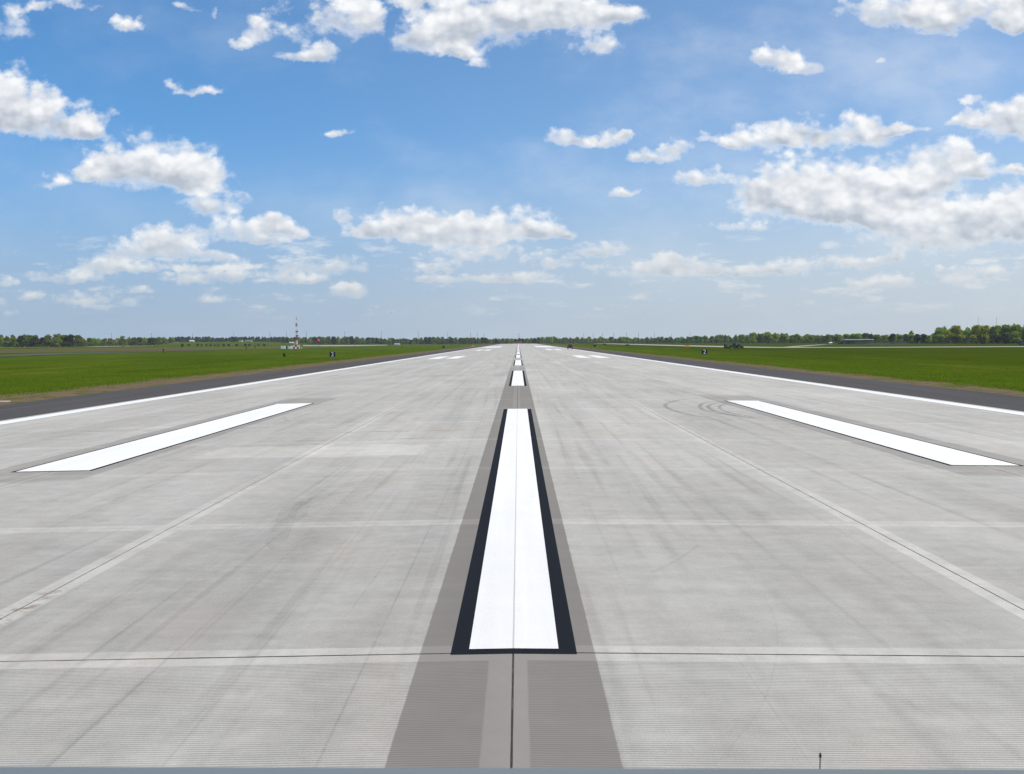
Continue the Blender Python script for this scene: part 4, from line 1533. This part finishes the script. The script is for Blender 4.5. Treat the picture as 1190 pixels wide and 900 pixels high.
def world():
    w = bpy.data.worlds.new('World')
    SC.world = w
    w.use_nodes = True
    nt = w.node_tree
    g = G(nt)
    out = nt.nodes['World Output']
    nt.nodes.remove(nt.nodes['Background'])
    STRENGTH = 0.09
    D = g.v('NORMALIZE', g.n('ShaderNodeTexCoord').outputs['Generated'])
    x, y, z = g.xyz(D)
    sky = g.n('ShaderNodeTexSky', sky_type='NISHITA')
    sky.sun_disc = False
    sky.sun_elevation = SUN_EL
    sky.sun_rotation = SUN_AZ
    sky.air_density = 1.0
    sky.dust_density = 0.3
    sky.ozone_density = 2.0
    # look the sky up a little higher: the air low down stays blue, not yellow
    zz = g.m('MULTIPLY_ADD', g.m('ABSOLUTE', z), 0.9, 0.105)
    nt.links.new(g.v('NORMALIZE', g.vec(x, y, zz)), sky.inputs[0])
    hs = g.n('ShaderNodeHueSaturation')
    hs.inputs['Saturation'].default_value = 1.09
    hs.inputs['Value'].default_value = 1.82
    nt.links.new(sky.outputs[0], hs.inputs['Color'])
    ys_ = g.m('MAXIMUM', y, 0.08)
    # slopes of the direction, scaled so that 1 unit is a twelfth of the depth
    u = g.m('MULTIPLY', g.m('DIVIDE', x, ys_), 11.57)
    v = g.m('MULTIPLY', g.m('DIVIDE', z, ys_), 11.57)
    hz = g.m('MULTIPLY', g.ss(g.m('ABSOLUTE', z), 0.21, 0.0), 0.92)
    side = g.ss(x, -0.5, 0.5)
    skyc = g.mix(1.0, hs.outputs[0], g.mix(side, (0.50, 0.80, 0.95), (1.10, 1.06, 1.02)), 'MULTIPLY')
    skyc = g.mix(hz, skyc, g.mix(side, (4.1, 5.2, 6.6), (6.4, 7.0, 7.4)))
    # unseen sky overhead, a flat grey veil added to cut the blue fill light
    over = g.ss(z, 0.36, 0.75)
    skyc = g.mix(g.m('MULTIPLY', over, 0.55), skyc, (4.0, 4.0, 4.0))
    clear = g.n('ShaderNodeBackground')
    nt.links.new(skyc, clear.inputs[0])
    clear.inputs[1].default_value = STRENGTH
    P = g.vec(u, v, 0.0)
    items = []
    for cx, cy, rw, rh, s in CLOUDS:
        d = ray(cx, cy)
        if cy > 225:      # the low ones run into one another
            rw, rh = rw * 1.14, rh * 1.18
        items.append((d.x / d.y * 11.57, d.z / d.y * 11.57, rw / 100 * 1.40, rh / 100 * 1.50, s + (0.55 if rh < 14 else 0.42)))
    gt = lambda a, b: g.m('GREATER_THAN', a, b)

    # what every cloud shares: the ragged edge and the billows
    wn = g.n('ShaderNodeTexNoise', noise_dimensions='3D')
    g.put(wn.inputs['Vector'], P)
    wn.inputs['Scale'].default_value = 2.2
    wn.inputs['Detail'].default_value = 5
    wn.inputs['Roughness'].default_value = 0.64
    wv = g.v('SUBTRACT', wn.outputs['Color'], (0.5, 0.5, 0.5))
    amp = g.ss(v, 0.4, 3.0, 0.22, 0.50)
    W0 = g.v('MULTIPLY', g.v('MULTIPLY_ADD', wv, g.vec(amp, g.m('MULTIPLY', amp, 0.75), 0.0), P), (1, 1, 0))
    NS = g.v('MULTIPLY', P, (1.0, 1.3, 0))
    f0 = g.m('ADD', g.m('MULTIPLY', g.noise(NS, 2.3, 9, 0.60), g.ss(v, 0.5, 2.6)), g.m('MULTIPLY', g.noise(NS, 6.5, 7, 0.60), g.ss(v, 0.5, 2.6, 1.0, 0.0)))
    fc = g.noise(NS, 3.2, 2, 0.5)
    f1 = g.noise(g.v('ADD', NS, (0.05, 0.12, 0)), 3.2, 2, 0.5)
    fs = g.noise(NS, 11.0, 6, 0.65)
    vo = g.n('ShaderNodeTexVoronoi', feature='SMOOTH_F1', voronoi_dimensions='2D')
    g.put(vo.inputs['Vector'], g.v('MULTIPLY_ADD', wv, (0.16, 0.16, 0), NS))
    vo.inputs['Scale'].default_value = 4.1
    vo.inputs['Detail'].default_value = 1.4
    vo.inputs['Roughness'].default_value = 0.55
    vo.inputs['Smoothness'].default_value = 0.35
    puffs = g.m('SUBTRACT', 0.46, vo.outputs['Distance'])
    LP = g.vec(g.m('MULTIPLY', u, 0.85), g.m('MULTIPLY', v, 3.0), 3.0)
    low = g.noise(LP, 2.2, 7, 0.62)
    lowm = g.m('MULTIPLY', g.ss(low, 0.52, 0.70, 0.0, 0.72), g.m('MULTIPLY', g.ss(v, 0.20, 0.45), g.ss(v, 1.5, 0.85)))
    veil = g.m('MULTIPLY', g.ss(g.noise(g.vec(u, g.m('MULTIPLY', v, 1.8), 8.0), 0.45, 6, 0.6), 0.42, 0.80, 0.0, 0.32), g.ss(u, -5.0, 2.0, 0.35, 1.0))
    thin = g.m('MAXIMUM', lowm, veil)
    vy = g.ss(v, 0.2, 1.6)
    lit = g.mix(vy, (8.9, 9.0, 8.9), (10.9, 11.0, 11.1))
    shd = g.mix(vy, (6.2, 6.7, 7.1), (5.4, 6.0, 6.9))
    lim = g.ss(v, 0.15, 1.7, 0.72, 0.98)

    def group(name, ins, outs):
        gt_ = bpy.data.node_groups.new(name, 'ShaderNodeTree')
        for n_, k in ins:
            gt_.interface.new_socket(n_, in_out='INPUT', socket_type='NodeSocket' + k)
        for n_, k in outs:
            gt_.interface.new_socket(n_, in_out='OUTPUT', socket_type='NodeSocket' + k)
        h = G(gt_)
        return gt_, h, h.n('NodeGroupInput').outputs, h.n('NodeGroupOutput').inputs

    # one puff of cloud, added to the sum of those before it
    puff, h, I, O = group('cloud_puff', (('W', 'Vector'), ('acc', 'Vector'), ('scale', 'Vector'), ('offset', 'Vector'), ('s', 'Float')), (('acc', 'Vector'),))
    W = h.v('MULTIPLY_ADD', I[1], (1e-9, 1e-9, 1e-9), I[0])
    q = h.v('MULTIPLY_ADD', W, I[2], I[3])
    qf = h.v('MAXIMUM', q, h.v('MULTIPLY', q, (1, -1.40, 1)))
    fall = h.m('SUBTRACT', 2.0, h.v('DOT_PRODUCT', qf, qf), clamp=True)
    wgt = h.m('MULTIPLY', h.m('POWER', fall, 1.6), I[4])
    h.put(O[0], h.v('MULTIPLY_ADD', q, h.vec(wgt, wgt, wgt), I[1]))

    finish, h, I, O = group('cloud_light', tuple((k, 'Float') for k in ('f0', 'fc', 'f1', 'fs', 'thin', 'lim', 'puffs')) + (('acc', 'Vector'), ('sky', 'Color'), ('lit', 'Color'), ('shade', 'Color')), (('col', 'Color'),))
    f0_, fc_, f1_, fs_, thin_, lim_, pf_, acc_, sky_, lit_, shd_ = I[:11]
    ax, ay, aw = h.xyz(acc_)
    hgt = h.m('DIVIDE', ay, h.m('MAXIMUM', aw, 0.02))      # how high in its cloud
    gate = h.ss(aw, 0.0, 0.30)
    dens = h.m('MULTIPLY_ADD', h.m('MULTIPLY', h.m('SUBTRACT', f0_, 0.51), 2.7), gate, aw)
    up = h.ss(hgt, -0.35, 0.25, 0.25, 1.0)
    dens = h.m('MULTIPLY_ADD', h.m('MULTIPLY', pf_, up), h.m('MULTIPLY', gate, 1.0), dens)
    edge = h.m('MULTIPLY', gate, h.ss(dens, 1.3, 0.5, 0.08, 0.75))
    dens = h.m('MULTIPLY_ADD', h.m('SUBTRACT', fs_, 0.5), edge, dens)
    mask = h.m('MAXIMUM', h.m('POWER', h.ss(dens, -0.02, 1.36), 1.2), thin_)
    thick = h.ss(dens, 0.35, 1.30)
    under = h.ss(hgt, 0.32, -0.42)
    relief = h.m('MULTIPLY', h.m('SUBTRACT', f1_, fc_), 1.7)
    fine = h.m('MULTIPLY_ADD', pf_, -0.55, h.m('MULTIPLY', h.m('SUBTRACT', fs_, 0.5), -0.06))
    shade = h.m('MULTIPLY', h.m('MULTIPLY', under, thick), 0.66)
    shade = h.m('MULTIPLY_ADD', h.m('ADD', relief, fine), h.m('MULTIPLY_ADD', thick, 0.8, 0.05), shade)
    shade = h.m('ADD', shade, h.m('MULTIPLY', thick, 0.10), clamp=True)
    h.put(O[0], h.mix(h.m('MULTIPLY', mask, lim_), sky_, h.mix(shade, lit_, shd_)))

    def sector(sub):
        acc = None
        for U, V, rw, rh, s in sub:
            n_ = g.n('ShaderNodeGroup', node_tree=puff)
            g.put(n_.inputs[0], W0)
            g.put(n_.inputs[1], acc if acc is not None else (0, 0, 0))
            g.put(n_.inputs[2], (1 / rw, 1 / rh, 0))
            g.put(n_.inputs[3], (-U / rw, -V / rh, 1.0))
            g.put(n_.inputs[4], s)
            acc = n_.outputs[0]
        n_ = g.n('ShaderNodeGroup', node_tree=finish)
        for sk, val in zip(n_.inputs, (f0, fc, f1, fs, thin, lim, puffs, acc, skyc, lit, shd)):
            g.put(sk, val if val is not None else (0, 0, 0))
        bg = g.n('ShaderNodeBackground')
        nt.links.new(n_.outputs[0], bg.inputs[0])
        bg.inputs[1].default_value = STRENGTH
        return bg.outputs[0]

    def split(u0, u1, v0, v1, n):
        """halve the part of the sky with clouds until each part holds few"""
        mg = 0.42
        sub = [c for c in items if c[0] + c[2] + mg > u0 and c[0] - c[2] - mg < u1 and c[1] + c[3] + mg > v0 and c[1] - c[3] - mg < v1]
        if len(sub) <= 16 or n == 0:
            return sector(sub)
        mx = g.n('ShaderNodeMixShader')
        if (u1 - u0) > 1.7 * (v1 - v0):
            m_ = (u0 + u1) / 2
            g.put(mx.inputs[0], gt(u, m_))
            a, b = split(u0, m_, v0, v1, n - 1), split(m_, u1, v0, v1, n - 1)
        else:
            m_ = (v0 + v1) / 2 if v0 > 0.1 else 1.35
            g.put(mx.inputs[0], gt(v, m_))
            a, b = split(u0, u1, v0, m_, n - 1), split(u0, u1, m_, v1, n - 1)
        nt.links.new(a, mx.inputs[1])
        nt.links.new(b, mx.inputs[2])
        return mx.outputs[0]

    inside = g.m('MULTIPLY', g.m('MULTIPLY', gt(y, 0.3), g.m('LESS_THAN', g.m('ABSOLUTE', u), 7.4)), g.m('MULTIPLY', gt(v, 0.0), g.m('LESS_THAN', v, 4.9)))
    top = g.n('ShaderNodeMixShader')
    g.put(top.inputs[0], inside)
    nt.links.new(clear.outputs[0], top.inputs[1])
    nt.links.new(split(-7.4, 7.4, 0.0, 4.9, 5), top.inputs[2])
    nt.links.new(top.outputs[0], out.inputs['Surface'])


# bearings of the clouds: x, y, half width, height, density
CLOUDS = [
    (5, 118, 55, 46, 1.1), (55, 142, 55, 26, 1.0), (102, 150, 32, 14, .9), (-50, 125, 60, 50, 1.0), (136, 134, 11, 9, .45),
    (175, 192, 76, 36, 1.15), (225, 205, 42, 22, .9), (120, 190, 36, 22, .8), (62, 214, 22, 9, .6), (90, 203, 20, 9, .5),
    (250, 234, 36, 17, .8), (285, 267, 50, 17, .85), (320, 262, 22, 10, .7), (346, 271, 13, 7, .7),
    (190, 276, 34, 15, 1.0), (150, 292, 32, 13, .9), (210, 291, 34, 13, .85), (78, 321, 46, 8, .7), (118, 309, 30, 10, .7), (162, 312, 32, 7, .7),
    (220, 322, 19, 12, .85), (265, 321, 32, 10, .85), (255, 297, 14, 8, .6), (278, 303, 12, 7, .6),
    (345, 307, 26, 12, .7), (332, 323, 28, 7, .7), (395, 309, 30, 10, .6), (405, 338, 25, 9, .8), (368, 323, 20, 6, .6), (402, 249, 13, 10, .6),
    (245, 349, 26, 5, .6), (160, 337, 15, 5, .55), (100, 347, 32, 9, .7), (40, 344, 19, 6, .6), (15, 362, 14, 5, .5), (8, 331, 14, 7, .5), (315, 280, 30, 6, .4),
    (478, 262, 56, 20, 1.1), (575, 264, 66, 19, 1.1), (432, 269, 32, 8, .8), (632, 268, 26, 9, .9), (660, 272, 10, 5, .7), (530, 272, 50, 14, .9),
    (555, 292, 58, 14, .75), (505, 311, 32, 8, .5), (540, 325, 52, 6, .6), (605, 322, 38, 8, .75), (498, 326, 14, 5, .5), (636, 304, 25, 9, .65),
    (704, 290, 32, 10, .95), (745, 316, 40, 9, .75), (775, 306, 26, 11, .75), (800, 310, 36, 13, .8), (850, 315, 36, 8, .75), (912, 312, 36, 10, .75), (685, 308, 16, 4, .4),
    (990, 305, 36, 8, .65), (1035, 300, 22, 10, .6), (1030, 328, 40, 9, .75), (1000, 335, 16, 6, .55), (1140, 315, 52, 9, .6), (1115, 326, 30, 6, .5),
    (812, 207, 28, 13, .7), (960, 213, 92, 38, 1.0), (890, 222, 44, 24, .85), (935, 243, 80, 15, .7), (1005, 248, 70, 16, .75), (1020, 232, 80, 24, .8), (1095, 192, 52, 30, 1.1), (1060, 216, 44, 18, .8),
    (1138, 196, 24, 13, .9), (1060, 265, 66, 20, .8), (1125, 262, 66, 22, .9), (1175, 250, 52, 30, .95), (860, 263, 38, 6, .5), (1220, 250, 60, 34, .9), (1080, 285, 50, 9, .55),
    (880, 161, 40, 18, .95), (932, 153, 40, 17, .85), (1000, 154, 52, 20, 1.0), (1050, 151, 28, 8, .8), (818, 162, 14, 8, .65), (787, 171, 18, 10, .8), (760, 181, 30, 10, .85), (845, 168, 16, 8, .6),
    (664, 163, 30, 10, .85), (706, 162, 24, 12, .85), (730, 158, 12, 6, .5), (722, 221, 24, 6, .8),
    (900, 68, 30, 19, .8), (938, 80, 26, 13, .75), (1026, 71, 9, 6, .45), (1050, 8, 76, 25, 1.0), (1085, 26, 34, 20, .9), (1160, 8, 80, 24, 1.0), (1180, 28, 34, 11, .8), (1225, 10, 60, 26, 1.0),
    (1165, 138, 48, 28, 1.0), (1118, 143, 30, 9, .75), (1215, 140, 45, 34, 1.0), (1182, 198, 22, 8, .75), (1120, 120, 18, 6, .3),
    (560, 20, 86, 40, 1.1), (498, 44, 46, 22, 1.0), (645, 10, 76, 26, 1.0), (688, 52, 36, 16, .9), (690, 22, 52, 20, .7), (530, 62, 36, 10, .8), (555, 76, 18, 7, .5), (482, 0, 34, 10, .7), (725, 18, 26, 12, .5), (610, -20, 110, 20, 1.0),
    (402, 22, 42, 28, .95), (365, 64, 38, 12, .8), (432, 10, 18, 20, .8), (345, 40, 16, 18, .5), (400, -15, 50, 20, .9),
    (300, 36, 25, 20, .8), (325, 10, 16, 12, .6), (282, 52, 14, 8, .4), (150, 29, 25, 10, .8), (236, 105, 30, 6, .7), (206, 97, 13, 6, .5), (391, 155, 18, 7, .8),
    (10, 25, 40, 22, .42), (65, 6, 50, 8, .35), (216, 8, 16, 6, .5), (247, 18, 6, 9, .35), (400, 335, 12, 4, .5), (260, 312, 60, 4, .3),
]
world()

sun = bpy.data.lights.new('sun', 'SUN')
sun.energy = 4.3
sun.angle = R(0.53)
sun.color = (1.0, 0.95, 0.87)
so = bpy.data.objects.new('sun', sun)
COL.objects.link(so)
sd = Vector((math.sin(SUN_AZ) * math.cos(SUN_EL), math.cos(SUN_AZ) * math.cos(SUN_EL), math.sin(SUN_EL)))
so.rotation_euler = sd.to_track_quat('Z', 'Y').to_euler()


# ------------------------------------------------------------------ the air
def haze():
    o = MB().box(0, 1300, 33.5, 7000, 4600, 71).build('haze', None)
    m = bpy.data.materials.new('haze')
    m.use_nodes = True
    nt = m.node_tree
    nt.nodes.remove(nt.nodes['Principled BSDF'])
    vol = nt.nodes.new('ShaderNodeVolumePrincipled')
    vol.inputs['Color'].default_value = (0.86, 0.91, 0.97, 1)
    vol.inputs['Density'].default_value = 0.000085
    nt.links.new(vol.outputs[0], nt.nodes['Material Output'].inputs['Volume'])
    o.data.materials.clear()
    o.data.materials.append(m)
    o['kind'] = 'stuff'
    o['label'] = 'thin pale haze in the air over the whole airfield'
    o['category'] = 'haze'


haze()

# ------------------------------------------------------------------ camera and render
cam = bpy.data.cameras.new('camera')
cam.sensor_fit = 'HORIZONTAL'
cam.sensor_width = 36
cam.lens = F_PX / 1190 * 36
cam.clip_start = 0.05
cam.clip_end = 12000
cam.dof.use_dof = True
cam.dof.focus_distance = 40
cam.dof.aperture_fstop = 11
co = bpy.data.objects.new('camera', cam)
COL.objects.link(co)
co.matrix_world = Matrix(((CR.x, CU.x, -F0.x, 0), (CR.y, CU.y, -F0.y, 0), (CR.z, CU.z, -F0.z, CAM_H), (0, 0, 0, 1)))
SC.camera = co

SC.render.engine = 'CYCLES'
SC.cycles.max_bounces = 5
SC.cycles.diffuse_bounces = 3
SC.cycles.transparent_max_bounces = 6
SC.cycles.use_denoising = True
SC.cycles.denoiser = 'OPENIMAGEDENOISE'
SC.cycles.denoising_input_passes = 'RGB_ALBEDO_NORMAL'
SC.cycles.denoising_prefilter = 'NONE'
SC.cycles.use_adaptive_sampling = False
SC.view_settings.view_transform = 'Standard'
SC.view_settings.look = 'None'
SC.view_settings.gamma = 1
SC.view_settings.use_curve_mapping = False
SC.view_settings.exposure = 0.0
